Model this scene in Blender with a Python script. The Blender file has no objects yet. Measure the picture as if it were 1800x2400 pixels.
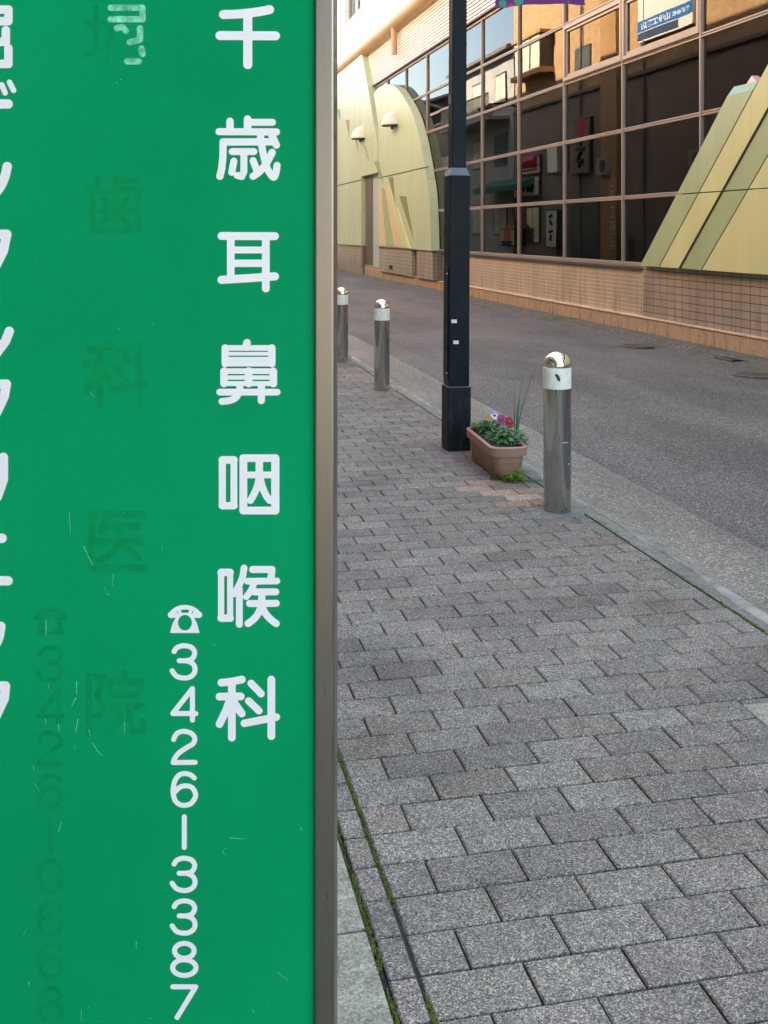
import bpy, bmesh, math, random
import numpy as np
from mathutils import Vector, Matrix
random.seed(7); rng = np.random.default_rng(7)
S = bpy.context.scene
R = math.radians

# ------------------------------------------------------------------ camera, sky, sun, exposure
F, H, HOR, TH = 2540.0, 1.42, 540.0, R(12.1)       # focal length in photo pixels, eye height, horizon row, street angle
cam = bpy.data.cameras.new("camera"); cam_o = bpy.data.objects.new("camera", cam); S.collection.objects.link(cam_o)
cam.sensor_fit = 'HORIZONTAL'; cam.sensor_width = 36.0; cam.lens = F / 1800 * 36
cam.shift_y = -(1200 - HOR) / 1800
cam.clip_start = 0.05; cam.clip_end = 2000
cam_o.location = (0, 0, H); cam_o.rotation_euler = (R(90), 0, -TH)
S.camera = cam_o

SUN_EL, SUN_AZ = R(40), R(8)                        # azimuth measured from +x towards +y
world = bpy.data.worlds.new("World"); S.world = world; world.use_nodes = True
wn = world.node_tree
sky = wn.nodes.new('ShaderNodeTexSky'); sky.sky_type = 'NISHITA'; sky.sun_disc = False
sky.sun_elevation = SUN_EL; sky.sun_rotation = R(90) - SUN_AZ
sky.air_density = 1.0; sky.dust_density = 2.0; sky.ozone_density = 0.5
bg = next(n for n in wn.nodes if n.type == 'BACKGROUND')
bg.inputs['Strength'].default_value = 0.10
wn.links.new(sky.outputs[0], bg.inputs[0])
sl = bpy.data.lights.new("sun", 'SUN'); sl.energy = 4.6; sl.angle = R(0.5); sl.color = (1.0, 0.91, 0.78)
so = bpy.data.objects.new("sun", sl); S.collection.objects.link(so)
sd = Vector((math.cos(SUN_EL)*math.cos(SUN_AZ), math.cos(SUN_EL)*math.sin(SUN_AZ), math.sin(SUN_EL)))
so.rotation_euler = sd.to_track_quat('Z', 'Y').to_euler(); so.location = (30, 10, 40)
S.view_settings.view_transform = 'Standard'; S.view_settings.look = 'None'
S.view_settings.exposure = 3.68; S.view_settings.gamma = 1.0
S.view_settings.use_white_balance = True; S.view_settings.white_balance_temperature = 6950; S.view_settings.white_balance_tint = 7
S.render.engine = 'CYCLES'
S.cycles.max_bounces = 10; S.cycles.diffuse_bounces = 5; S.cycles.glossy_bounces = 5
S.cycles.transparent_max_bounces = 12; S.cycles.caustics_reflective = False; S.cycles.caustics_refractive = False
S.cycles.use_denoising = True
S.cycles.sample_clamp_indirect = 8

# ------------------------------------------------------------------ photo measuring: pixel (1800x2400) -> place
CT, ST = math.cos(TH), math.sin(TH)
def ray(u, v):
    a, b = (u - 900) / F, (HOR - v) / F
    return Vector((a*CT + ST, CT - a*ST, b))
def on_x(u, v, x):                                  # on the upright plane at street offset x
    d = ray(u, v); k = x / d.x
    return Vector((x, d.y*k, H + d.z*k))
def on_z(u, v, z=0.0):
    d = ray(u, v); k = (z - H) / d.z
    return Vector((d.x*k, d.y*k, z))
GLASS_X = 6.80
def refl(u, v, x):                                  # a place seen mirrored in the glass front
    p = on_x(u, v, 2*GLASS_X - x)
    return Vector((x, p.y, p.z))
def tz(u, v, x):
    p = on_x(u, v, x); return (p.y, p.z)

# ------------------------------------------------------------------ node helpers
class NT:
    def __init__(s, name):
        s.m = bpy.data.materials.new(name); s.m.use_nodes = True
        s.t = s.m.node_tree; s.b = s.t.nodes['Principled BSDF']; s.out = s.t.nodes['Material Output']
        s.co = None
    def n(s, typ, **kw):
        nd = s.t.nodes.new('ShaderNode' + typ)
        for k, v in kw.items(): setattr(nd, k, v)
        return nd
    def l(s, a, b): s.t.links.new(a, b)
    def pos(s, scale=(1, 1, 1)):
        if s.co is None: s.co = s.n('NewGeometry').outputs['Position']
        mp = s.n('Mapping'); s.l(s.co, mp.inputs[0]); mp.inputs['Scale'].default_value = scale
        return mp.outputs[0]
    def objpos(s, scale=(1, 1, 1)):
        mp = s.n('Mapping'); s.l(s.n('TexCoord').outputs['Object'], mp.inputs[0]); mp.inputs['Scale'].default_value = scale
        return mp.outputs[0]
    def noise(s, vec, scale, detail=4, rough=0.55):
        nd = s.n('TexNoise'); s.l(vec, nd.inputs['Vector']); nd.inputs['Scale'].default_value = scale
        nd.inputs['Detail'].default_value = detail; nd.inputs['Roughness'].default_value = rough
        return nd.outputs[0]
    def voro(s, vec, scale, out='Distance', feature='F1', rnd=1.0):
        nd = s.n('TexVoronoi', feature=feature); s.l(vec, nd.inputs['Vector']); nd.inputs['Scale'].default_value = scale
        nd.inputs['Randomness'].default_value = rnd
        return nd.outputs[out]
    def ramp(s, fac, stops, interp='LINEAR'):
        nd = s.n('ValToRGB'); s.l(fac, nd.inputs[0]); e = nd.color_ramp.elements; nd.color_ramp.interpolation = interp
        while len(e) < len(stops): e.new(0.5)
        for q, (p, c) in zip(e, stops):
            q.position = p
            q.color = (c, c, c, 1) if isinstance(c, (int, float)) else (*c, 1)
        return nd.outputs[0]
    def mix(s, fac, a, b, mode='MIX'):
        nd = s.n('Mix', data_type='RGBA', blend_type=mode)
        for i, v in ((0, fac), (6, a), (7, b)):
            if hasattr(v, 'is_linked'): s.l(v, nd.inputs[i])
            elif i == 0: nd.inputs[0].default_value = v
            else: nd.inputs[i].default_value = (v, v, v, 1) if isinstance(v, (int, float)) else (*v, 1)
        return nd.outputs[2]
    def math(s, op, a, b=0.0, c=0.0):
        nd = s.n('Math', operation=op)
        for i, v in enumerate((a, b, c)):
            if hasattr(v, 'is_linked'): s.l(v, nd.inputs[i])
            else: nd.inputs[i].default_value = v
        return nd.outputs[0]
    def sep(s, vec):
        nd = s.n('SeparateXYZ'); s.l(vec, nd.inputs[0]); return nd.outputs
    def bump(s, h, strength=0.3, dist=0.002):
        nd = s.n('Bump'); s.l(h, nd.inputs['Height']); nd.inputs['Strength'].default_value = strength
        nd.inputs['Distance'].default_value = dist; s.l(nd.outputs[0], s.b.inputs['Normal'])
    def set(s, col=None, rough=None, metal=None, spec=None):
        for k, v in (('Base Color', col), ('Roughness', rough), ('Metallic', metal), ('Specular IOR Level', spec)):
            if v is None: continue
            if hasattr(v, 'is_linked'): s.l(v, s.b.inputs[k])
            elif k == 'Base Color': s.b.inputs[k].default_value = (*v, 1)
            else: s.b.inputs[k].default_value = v
        return s.m

def simple(name, col, rough=0.6, metal=0.0, var=0.25, scale=6.0, bump=0.0, bscale=80.0, spec=0.5, streak=False):
    t = NT(name); p = t.pos((1, 1, 0.25) if streak else (1, 1, 1))
    f = t.noise(p, scale, 5)
    lo = tuple(c*(1-var) for c in col); hi = tuple(min(1, c*(1+var)) for c in col)
    c = t.ramp(f, [(0.3, lo), (0.7, hi)])
    if bump: t.bump(t.noise(t.pos(), bscale, 3), bump, 0.003)
    return t.set(c, rough, metal, spec)

M = {}
def build_materials():
    # pavers: each block carries its own tone
    t = NT('paver_concrete'); p = t.pos()
    tone = t.n('VertexColor', layer_name='tone').outputs[0]
    sp = t.voro(p, 330, 'Color'); spv = t.sep(sp)[0]
    gr = t.ramp(spv, [(0.0, 0.30), (0.35, 0.72), (0.62, 1.0), (0.84, 1.4), (0.95, 2.1)])
    c = t.mix(1.0, tone, gr, 'MULTIPLY')
    st = t.ramp(t.noise(p, 2.2, 6), [(0.30, 0.72), (0.5, 1.0), (0.75, 1.12)])
    c = t.mix(1.0, c, st, 'MULTIPLY')
    sm = t.ramp(t.noise(p, 17, 4), [(0.3, 0.86), (0.7, 1.1)])
    c = t.mix(1.0, c, sm, 'MULTIPLY')
    spot = t.ramp(t.voro(p, 1.6), [(0.0, 0.62), (0.045, 0.75), (0.075, 1.0)])
    c = t.mix(1.0, c, spot, 'MULTIPLY')
    t.bump(t.math('ADD', spv, t.noise(p, 120, 3)), 0.45, 0.0018)
    M['paver'] = t.set(c, 0.86, 0, 0.3)
    # joint sand
    t = NT('joint_sand'); p = t.pos()
    c = t.ramp(t.noise(p, 60, 4), [(0.3, (0.010, 0.010, 0.009)), (0.7, (0.03, 0.028, 0.025))])
    x = t.sep(t.pos())[0]
    M['sand'] = t.set(c, 0.95)
    # asphalt
    t = NT('asphalt'); p = t.pos()
    v = t.sep(t.voro(p, 175, 'Color'))[0]
    g = t.ramp(v, [(0.0, (0.056, 0.052, 0.045)), (0.5, (0.108, 0.099, 0.085)), (0.80, (0.186, 0.170, 0.146)), (0.97, (0.378, 0.345, 0.299))])
    big = t.ramp(t.noise(t.pos((1, 0.35, 1)), 1.1, 6), [(0.3, 0.74), (0.55, 1.0), (0.75, 1.22)])
    c = t.mix(1.0, g, big, 'MULTIPLY')
    sp2 = t.ramp(t.sep(t.voro(p, 38, 'Color'))[1], [(0.965, 0.0), (0.985, 1.0)])
    sp3 = t.ramp(t.voro(p, 38), [(0.16, 1.0), (0.28, 0.0)])
    c = t.mix(t.math('MULTIPLY', sp2, sp3), c, (0.38, 0.36, 0.33))
    pt = t.ramp(t.noise(t.pos((1, 0.22, 1)), 0.9, 3), [(0.50, 0.0), (0.56, 0.22)])
    c = t.mix(pt, c, (0.055, 0.055, 0.056))
    cr = t.n('TexVoronoi', feature='DISTANCE_TO_EDGE'); wv = t.n('VectorMath', operation='ADD'); t.l(p, wv.inputs[0])
    nz = t.n('TexNoise'); t.l(p, nz.inputs['Vector']); nz.inputs['Scale'].default_value = 1.6; nz.inputs['Detail'].default_value = 6; t.l(nz.outputs['Color'], wv.inputs[1])
    t.l(wv.outputs[0], cr.inputs['Vector']); cr.inputs['Scale'].default_value = 0.42
    c = t.mix(t.ramp(cr.outputs['Distance'], [(0.0, 0.3), (0.003, 0.2), (0.006, 0.0)]), c, (0.018, 0.018, 0.018))
    t.bump(t.math('ADD', v, t.noise(p, 90, 3)), 0.6, 0.004)
    M['asphalt'] = t.set(c, 0.88, 0, 0.3)
    # gutter concrete with exposed aggregate and smooth worn mortar
    t = NT('gutter_concrete'); p = t.pos()
    v = t.sep(t.voro(p, 135, 'Color'))[0]
    ag = t.ramp(v, [(0.0, (0.126, 0.113, 0.089)), (0.55, (0.208, 0.185, 0.145)), (0.82, (0.294, 0.263, 0.207)), (0.97, (0.442, 0.401, 0.339))])
    mor = t.ramp(t.noise(p, 9, 6), [(0.3, (0.171, 0.161, 0.131)), (0.7, (0.274, 0.249, 0.199))])
    xx = t.sep(p)[0]
    wob = t.math('ADD', xx, t.math('MULTIPLY', t.math('SUBTRACT', t.noise(p, 3.5, 5), 0.5), 0.35))
    smooth = t.ramp(t.math('SUBTRACT', wob, 2.1), [(0.12, 1.0), (0.26, 0.0)])
    mor = t.mix(1.0, mor, t.ramp(v, [(0.0, 0.72), (0.5, 1.0), (0.95, 1.3)]), 'MULTIPLY')
    c = t.mix(smooth, ag, mor)
    c = t.mix(1.0, c, t.ramp(t.noise(t.pos((1, .3, 1)), 2.0, 6), [(0.3, 0.72), (0.7, 1.15)]), 'MULTIPLY')
    gr = t.ramp(t.noise(p, 5, 6), [(0.56, 0.0), (0.74, 0.45)])
    c = t.mix(gr, c, (0.071, 0.083, 0.051))
    t.bump(t.math('ADD', v, t.noise(p, 60, 4)), 0.5, 0.003)
    M['gutter'] = t.set(c, 0.9, 0, 0.3)
    # pale kerb mortar
    M['kerb'] = simple('kerb_mortar', (0.29, 0.275, 0.225), 0.9, 0, 0.4, 7, 0.6, 90, 0.3)
    M['patch'] = simple('grey_mortar_patch', (0.185, 0.177, 0.15), 0.92, 0, 0.35, 22, 0.6, 90, 0.3)
    # slab by the sign: pale granite-like concrete with a greenish cast
    t = NT('pale_slab'); p = t.pos()
    v = t.sep(t.voro(p, 210, 'Color'))[0]
    c = t.ramp(v, [(0.0, (0.188, 0.189, 0.137)), (0.5, (0.287, 0.279, 0.206)), (1.0, (0.415, 0.396, 0.296))])
    c = t.mix(1.0, c, t.ramp(t.noise(p, 16, 6), [(0.3, 0.68), (0.7, 1.15)]), 'MULTIPLY')
    t.bump(t.noise(p, 140, 3), 0.3, 0.002)
    M['slab'] = t.set(c, 0.85, 0, 0.3)
    M['earth'] = simple('bare_ground', (0.12, 0.11, 0.10), 0.95, 0, 0.3, 2)
    # far gutter: grey, mossy
    t = NT('mossy_kerb'); p = t.pos()
    c = t.ramp(t.noise(p, 24, 6), [(0.3, (0.06, 0.052, 0.043)), (0.55, (0.13, 0.115, 0.095)), (0.75, (0.22, 0.20, 0.17))])
    mo = t.ramp(t.noise(t.pos((1, 0.5, 1)), 2.6, 6), [(0.50, 0.0), (0.66, 0.9)])
    c = t.mix(mo, c, (0.06, 0.075, 0.022))
    t.bump(t.noise(p, 70, 4), 0.6, 0.005)
    M['farkerb'] = t.set(c, 0.92, 0, 0.3)
    # orange-buff granite ledge with dark drip stains
    t = NT('buff_ledge_stone'); p = t.pos()
    v = t.sep(t.voro(p, 120, 'Color'))[0]
    c = t.ramp(v, [(0.0, (0.302, 0.195, 0.112)), (0.5, (0.426, 0.295, 0.174)), (1.0, (0.538, 0.401, 0.252))])
    dr = t.ramp(t.noise(t.pos((1, 3.0, 0.8)), 3.2, 6, 0.65), [(0.52, 0.0), (0.70, 0.9)])
    zz = t.sep(p)[2]
    low = t.ramp(zz, [(0.0, 0.9), (0.14, 0.55), (0.205, 0.25), (0.222, 0.05)])
    c = t.mix(t.math('MULTIPLY', dr, low), c, (0.055, 0.037, 0.022))
    br = t.n('TexBrick'); t.l(t.pos(), br.inputs['Vector'])
    yy = t.math('FRACT', t.math('MULTIPLY', t.sep(p)[1], 1/0.60))
    jo = t.ramp(yy, [(0.0, 1.0), (0.012, 1.0), (0.02, 0.0)])
    c = t.mix(jo, c, (0.06, 0.04, 0.03))
    M['ledge'] = t.set(c, 0.7, 0, 0.4)
    M['ledge_cap'] = simple('skylit_buff_ledge', (0.52, 0.385, 0.26), 0.7, 0, 0.2, 5)  # ledge top made paler: light from the sky put into the colour
    # thin wall tile in warm grey-brown: run as lines
    def tile(name, a, b, joint, h, w, jw):
        t = NT(name); p = t.pos(); q = t.sep(p)
        cb = t.n('CombineXYZ'); t.l(q[1], cb.inputs[0]); t.l(q[2], cb.inputs[1])
        br = t.n('TexBrick'); t.l(cb.outputs[0], br.inputs['Vector'])
        br.inputs['Scale'].default_value = 1.0; br.inputs['Brick Width'].default_value = w
        br.inputs['Row Height'].default_value = h; br.inputs['Mortar Size'].default_value = jw
        br.inputs['Mortar Smooth'].default_value = 0.2
        br.inputs['Color1'].default_value = (*a, 1); br.inputs['Color2'].default_value = (*b, 1); br.inputs['Mortar'].default_value = (*joint, 1)
        br.offset = 0.0
        c = t.mix(1.0, br.outputs[0], t.ramp(t.noise(t.pos((1, 1, .5)), 1.6, 6), [(0.3, 0.80), (0.7, 1.12)]), 'MULTIPLY')
        st = t.ramp(t.noise(t.pos((1, 3.0, 0.35)), 2.4, 6, 0.65), [(0.48, 0.0), (0.70, 0.65)])
        lo = t.ramp(q[2], [(0.2, 1.0), (0.75, 0.15)])
        c = t.mix(t.math('MULTIPLY', st, lo), c, (0.10, 0.07, 0.045))
        t.bump(t.math('SUBTRACT', 1.0, br.outputs[1]), 0.5, 0.004)
        return t.set(c, 0.42, 0, 0.5)
    M['tile_fine'] = tile('thin_wall_tile', (0.40, 0.315, 0.205), (0.435, 0.345, 0.23), (0.60, 0.50, 0.36), 0.06, 0.24, 0.006)
    M['tile_grid'] = tile('grid_wall_tile', (0.33, 0.265, 0.19), (0.365, 0.295, 0.215), (0.035, 0.025, 0.018), 0.097, 0.205, 0.006)
    M['tile_far'] = tile('grey_brown_wall_tile', (0.33, 0.28, 0.20), (0.37, 0.31, 0.225), (0.10, 0.08, 0.06), 0.10, 0.40, 0.006)
    M['tile_shade'] = tile('shaded_brown_wall_tile', (0.13, 0.10, 0.075), (0.16, 0.12, 0.09), (0.05, 0.04, 0.03), 0.10, 0.20, 0.006)  # wall tile darkened: shade of recesses and jamb put into the colour
    # painted metal cladding
    def paint(name, col, seam=None, rough=0.38):
        t = NT(name); p = t.pos(); q = t.sep(p)
        c = t.ramp(t.noise(t.pos((1, 1.5, 0.25)), 1.3, 5), [(0.3, tuple(x*0.93 for x in col)), (0.7, tuple(min(1, x*1.05) for x in col))])
        sk = t.ramp(t.noise(t.pos((1, 5.0, 0.3)), 2.2, 6, 0.65), [(0.52, 0.0), (0.76, 0.30)])
        c = t.mix(sk, c, tuple(x*0.62 for x in col))
        if seam:
            yy = t.math('FRACT', t.math('MULTIPLY', q[1], 1/seam))
            c = t.mix(t.ramp(yy, [(0.0, 1.0), (0.012, 0.0)]), c, tuple(x*0.45 for x in col))
        t.bump(t.noise(t.pos(), 0.9, 2), 0.06, 0.05)
        return t.set(c, rough, 0, 0.5)
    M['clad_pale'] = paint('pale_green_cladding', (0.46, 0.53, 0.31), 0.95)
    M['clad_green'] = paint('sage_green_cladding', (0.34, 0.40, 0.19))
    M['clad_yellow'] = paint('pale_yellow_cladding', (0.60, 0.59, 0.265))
    M['clad_fold'] = paint('shaded_sage_fold', (0.205, 0.215, 0.085))  # shade on the side faces of the darts, put into the colour
    M['clad_ochre'] = paint('shaded_ochre_fold', (0.36, 0.27, 0.11))  # golden dart, likewise darkened for its shaded side
    M['clad_peach'] = paint('warm_lit_cladding', (0.66, 0.50, 0.27))  # warm bounced light put into the colour of the sloping bands
    M['clad_teal'] = paint('teal_green_cladding', (0.17, 0.35, 0.25))
    M['clad_pink'] = paint('pinkish_cladding', (0.62, 0.42, 0.33))
    M['seam'] = simple('dark_seam', (0.02, 0.018, 0.012), 0.8)
    # white upper wall with fine panel joints
    t = NT('white_wall_panel'); p = t.pos(); q = t.sep(p)
    zz = t.math('FRACT', t.math('MULTIPLY', q[2], 1/0.62))
    c = t.mix(t.ramp(zz, [(0.0, 1.0), (0.02, 1.0), (0.035, 0.0)]), t.ramp(t.noise(p, 0.8, 5), [(0.3, (0.66, 0.74, 0.76)), (0.7, (0.70, 0.79, 0.81))]), (0.45, 0.48, 0.48))
    M['white'] = t.set(c, 0.6)
    M['tan'] = simple('tan_metal_trim', (0.40, 0.28, 0.14), 0.5, 0.0, 0.08, 1.5)
    M['louvre'] = simple('cream_louvre', (0.84, 0.76, 0.68), 0.5, 0, 0.04, 2)
    M['louvre_back'] = simple('louvre_backing', (0.42, 0.29, 0.20), 0.8)
    M['mullion'] = simple('bronze_aluminium', (0.33, 0.26, 0.205), 0.4, 0.3, 0.08, 2)
    M['mullion_dark'] = simple('dark_bronze_gasket', (0.06, 0.045, 0.036), 0.5, 0.2)
    M['interior'] = simple('dark_interior_wall', (0.50, 0.36, 0.25), 0.9, 0, 0.3, 1)
    M['shelf'] = simple('olive_interior_panel', (0.46, 0.39, 0.19), 0.8, 0, 0.3, 2)
    M['carton'] = simple('brown_interior_furniture', (0.42, 0.27, 0.16), 0.8, 0, 0.4, 3)
    # bronze tinted glass: reflection + tinted view through
    t = NT('bronze_glass')
    gl = t.n('BsdfGlossy'); gl.inputs['Roughness'].default_value = 0.0; gl.inputs['Color'].default_value = (0.66, 0.63, 0.60, 1)
    tr = t.n('BsdfTransparent'); tr.inputs['Color'].default_value = (0.95, 0.70, 0.48, 1)
    fr = t.n('Fresnel'); fr.inputs['IOR'].default_value = 1.62
    bp = t.n('Bump'); t.l(t.noise(t.pos(), 0.55, 1), bp.inputs['Height']); bp.inputs['Strength'].default_value = 0.04; bp.inputs['Distance'].default_value = 0.05
    t.l(bp.outputs[0], gl.inputs['Normal'])
    mx = t.n('MixShader'); t.l(fr.outputs[0], mx.inputs[0]); t.l(tr.outputs[0], mx.inputs[1]); t.l(gl.outputs[0], mx.inputs[2])
    t.l(mx.outputs[0], t.out.inputs[0]); M['glass'] = t.m
    t = NT('window_glass')
    gl = t.n('BsdfGlossy'); gl.inputs['Roughness'].default_value = 0.02
    df = t.n('BsdfDiffuse'); df.inputs[0].default_value = (0.10, 0.12, 0.11, 1)
    fr = t.n('Fresnel'); fr.inputs['IOR'].default_value = 1.7
    mx = t.n('MixShader'); t.l(fr.outputs[0], mx.inputs[0]); t.l(df.outputs[0], mx.inputs[1]); t.l(gl.outputs[0], mx.inputs[2])
    t.l(mx.outputs[0], t.out.inputs[0]); M['wglass'] = t.m
    M['curtain'] = simple('pale_curtain', (0.55, 0.55, 0.45), 0.9, 0, 0.25, 5, 0, 80, 0.3, False)
    # sign
    t = NT('green_sign_acrylic'); p = t.pos()
    c = t.ramp(t.noise(p, 1.6, 5), [(0.28, (0.0, 0.228, 0.079)), (0.5, (0.0, 0.252, 0.090)), (0.75, (0.0, 0.276, 0.104))])
    gr = t.ramp(t.noise(t.pos((1, 1, .22)), 18, 6, 0.7), [(0.55, 0.0), (0.85, 0.12)])
    c = t.mix(gr, c, (0.0, 0.34, 0.155))
    sm = t.ramp(t.noise(t.pos((1, 1, 0.6)), 6, 6, 0.65), [(0.60, 0.0), (0.72, 0.35)])
    c = t.mix(sm, c, (0.0, 0.225, 0.084))
    M['sign_green'] = t.set(c, t.ramp(t.noise(p, 7, 5), [(0.3, 0.18), (0.7, 0.3)]), 0, 0.01)
    t.bump(t.noise(p, 3, 2), 0.05, 0.01)
    M['letter'] = simple('white_letter_film', (0.72, 0.70, 0.69), 0.4, 0, 0.02, 20)
    M['ghost'] = simple('darker_green_peeled_film_trace', (0.0, 0.218, 0.068), 0.4, 0, 0.14, 60, 0, 80, 0.03)
    M['ghost_light'] = simple('peeled_film_remnant', (0.12, 0.50, 0.30), 0.4, 0, 0.5, 90)
    M['scratch'] = simple('scratch', (0.12, 0.50, 0.32), 0.5, 0, 0.3, 200)
    # brushed steel
    def steel(name, col, rough, sc, aniso=0.0, bump=0.05):
        t = NT(name); f = t.noise(t.objpos(sc), 30, 4)
        c = t.ramp(f, [(0.3, tuple(x*0.88 for x in col)), (0.7, col)])
        if aniso:
            t.b.inputs['Anisotropic'].default_value = aniso
        t.bump(f, bump, 0.0006)
        return t.set(c, t.ramp(f, [(0.3, rough*0.8), (0.7, rough*1.25)]), 1.0)
    M['steel_trim'] = steel('brushed_stainless_trim', (0.23, 0.215, 0.195), 0.34, (16, 16, 0.5), 0.0, 0.01)
    M['steel_post'] = steel('hairline_stainless', (0.52, 0.51, 0.49), 0.075, (14, 14, 0.25), 0.0, 0.02)
    M['chrome'] = steel('polished_stainless', (0.82, 0.81, 0.79), 0.03, (3, 3, 3), 0.0, 0.0)
    t = NT('cream_reflective_band'); p = t.objpos()
    c = t.ramp(t.noise(p, 30, 6), [(0.3, (0.68, 0.68, 0.55)), (0.6, (0.82, 0.82, 0.70))])
    ch = t.ramp(t.noise(p, 38, 5, 0.7), [(0.70, 0.0), (0.73, 1.0)])
    c = t.mix(ch, c, (0.20, 0.16, 0.10))
    M['band'] = t.set(c, 0.45)
    M['band_scar'] = simple('torn_band_scar', (0.03, 0.028, 0.025), 0.6)
    # pole
    t = NT('dark_navy_pole_paint'); p = t.objpos()
    c = t.ramp(t.noise(t.objpos((1, 1, 0.25)), 14, 6), [(0.3, (0.004, 0.007, 0.010)), (0.62, (0.007, 0.012, 0.016)), (0.85, (0.016, 0.022, 0.026))])
    t.bump(t.noise(p, 60, 3), 0.05, 0.001)
    M['pole'] = t.set(c, t.ramp(t.noise(p, 9, 5), [(0.3, 0.33), (0.7, 0.5)]), 0, 0.10)
    t = NT('scuffed_black_pole_base'); p = t.objpos()
    sc = t.ramp(t.noise(t.objpos((1.0, 1.0, 0.22)), 26, 7, 0.7), [(0.52, 0.0), (0.78, 0.8)])
    zz = t.sep(p)[2]
    c = t.mix(t.math('MULTIPLY', sc, t.ramp(zz, [(0.0, 1.0), (0.36, 0.4)])), (0.006, 0.008, 0.011), (0.085, 0.09, 0.09))
    M['pole_base'] = t.set(c, 0.55, 0, 0.2)
    M['sticker'] = simple('white_sticker', (0.62, 0.64, 0.62), 0.5, 0, 0.1, 60)
    M['pole_edge'] = simple('pale_pole_edge', (0.10, 0.12, 0.135), 0.5)  # paler than the shafts: rim, shoulder and bracket
    M['lens'] = simple('frosted_lamp_lens', (0.75, 0.75, 0.72), 0.5)
    # planter
    t = NT('terracotta_plastic'); p = t.objpos()
    c = t.ramp(t.noise(p, 8, 6), [(0.3, (0.30, 0.172, 0.125)), (0.7, (0.375, 0.222, 0.165))])
    d = t.math('MULTIPLY', t.ramp(t.sep(p)[2], [(0.0, 1.0), (0.07, 0.35), (0.13, 0.0)]), t.ramp(t.noise(p, 24, 6), [(0.35, 0.2), (0.65, 1.0)]))
    c = t.mix(d, c, (0.09, 0.062, 0.04))
    lt = t.ramp(t.noise(p, 40, 5), [(0.60, 0.0), (0.8, 0.25)])
    c = t.mix(lt, c, (0.42, 0.30, 0.26))
    t.bump(t.noise(p, 60, 3), 0.08, 0.001)
    M['terracotta'] = t.set(c, 0.55, 0, 0.4)
    M['soil'] = simple('potting_soil', (0.028, 0.017, 0.011), 0.95, 0, 0.6, 60, 0.8, 120)
    M['soil_chip'] = simple('bark_chip', (0.075, 0.04, 0.025), 0.9, 0, 0.5, 40)
    def leaf(name, a, b):
        t = NT(name)
        c = t.ramp(t.noise(t.objpos(), 45, 3), [(0.3, a), (0.7, b)])
        t.b.inputs['Subsurface Weight'].default_value = 0.0
        return t.set(c, 0.55, 0, 0.18)
    M['leaf'] = leaf('pansy_leaf', (0.045, 0.149, 0.042), (0.112, 0.270, 0.072))
    M['leaf_mid'] = leaf('chive_leaf', (0.04, 0.12, 0.06), (0.075, 0.19, 0.095))
    M['weed'] = leaf('bright_weed_leaf', (0.12, 0.33, 0.01), (0.24, 0.50, 0.03))
    M['weed_dry'] = leaf('dry_weed', (0.06, 0.07, 0.02), (0.12, 0.09, 0.035))
    M['weed_purple'] = leaf('purple_leaf', (0.05, 0.025, 0.045), (0.12, 0.05, 0.09))
    M['moss'] = leaf('moss', (0.040, 0.055, 0.010), (0.115, 0.13, 0.025))
    for nme, col in (('petal_crimson', (0.32, 0.003, 0.022)), ('petal_magenta', (0.38, 0.03, 0.16)), ('petal_lilac', (0.36, 0.34, 0.78)),
                     ('petal_orange', (0.62, 0.25, 0.03)), ('petal_yellow', (0.55, 0.33, 0.03)), ('petal_dark', (0.04, 0.002, 0.02)), ('petal_white', (0.7, 0.68, 0.74))):
        M[nme] = simple(nme, col, 0.6, 0, 0.15, 60)
    # banner
    t = NT('purple_floral_banner'); p = t.objpos()
    vv = t.n('TexVoronoi'); t.l(p, vv.inputs['Vector']); vv.inputs['Scale'].default_value = 11
    hue = t.sep(vv.outputs['Color'])[0]
    fl = t.ramp(hue, [(0.0, (0.55, 0.01, 0.10)), (0.45, (0.55, 0.02, 0.14)), (0.5, (0.03, 0.25, 0.14)), (0.75, (0.03, 0.2, 0.12)), (0.8, (0.6, 0.03, 0.2))], 'CONSTANT')
    c = t.mix(t.ramp(vv.outputs['Distance'], [(0.33, 1.0), (0.40, 0.0)]), (0.11, 0.012, 0.12), fl)
    c = t.mix(t.ramp(vv.outputs['Distance'], [(0.06, 1.0), (0.10, 0.0)]), c, (0.75, 0.35, 0.45))
    M['banner'] = t.set(c, 0.7)
    # opposite buildings
    t = NT('orange_brick_tile'); p = t.pos(); q = t.sep(p)
    cb = t.n('CombineXYZ'); t.l(t.math('ADD', q[1], q[0]), cb.inputs[0]); t.l(q[2], cb.inputs[1])
    br = t.n('TexBrick'); t.l(cb.outputs[0], br.inputs['Vector']); br.inputs['Scale'].default_value = 1
    br.inputs['Brick Width'].default_value = 0.22; br.inputs['Row Height'].default_value = 0.07; br.inputs['Mortar Size'].default_value = 0.006
    br.inputs['Color1'].default_value = (0.47, 0.27, 0.115, 1); br.inputs['Color2'].default_value = (0.57, 0.35, 0.17, 1); br.inputs['Mortar'].default_value = (0.36, 0.24, 0.14, 1)
    M['orange'] = t.set(t.mix(1.0, br.outputs[0], t.ramp(t.noise(p, 3, 5), [(0.3, .85), (0.7, 1.1)]), 'MULTIPLY'), 0.7)
    M['orange_plain'] = simple('orange_brown_pilaster', (0.42, 0.235, 0.10), 0.6, 0, 0.1, 2)
    M['render_grey'] = simple('pale_grey_render', (0.36, 0.35, 0.34), 0.85, 0, 0.12, 1.5)
    M['shop_shaded'] = simple('shaded_shop_wall', (0.24, 0.195, 0.155), 0.8, 0, 0.12, 1.5)  # off-white wall darkened: street shade put into the colour
    M['brown_wall'] = simple('brown_render', (0.26, 0.20, 0.16), 0.85, 0, 0.15, 1.5)
    M['roof'] = simple('grey_roof_slate', (0.16, 0.14, 0.13), 0.7, 0, 0.3, 5)
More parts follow.
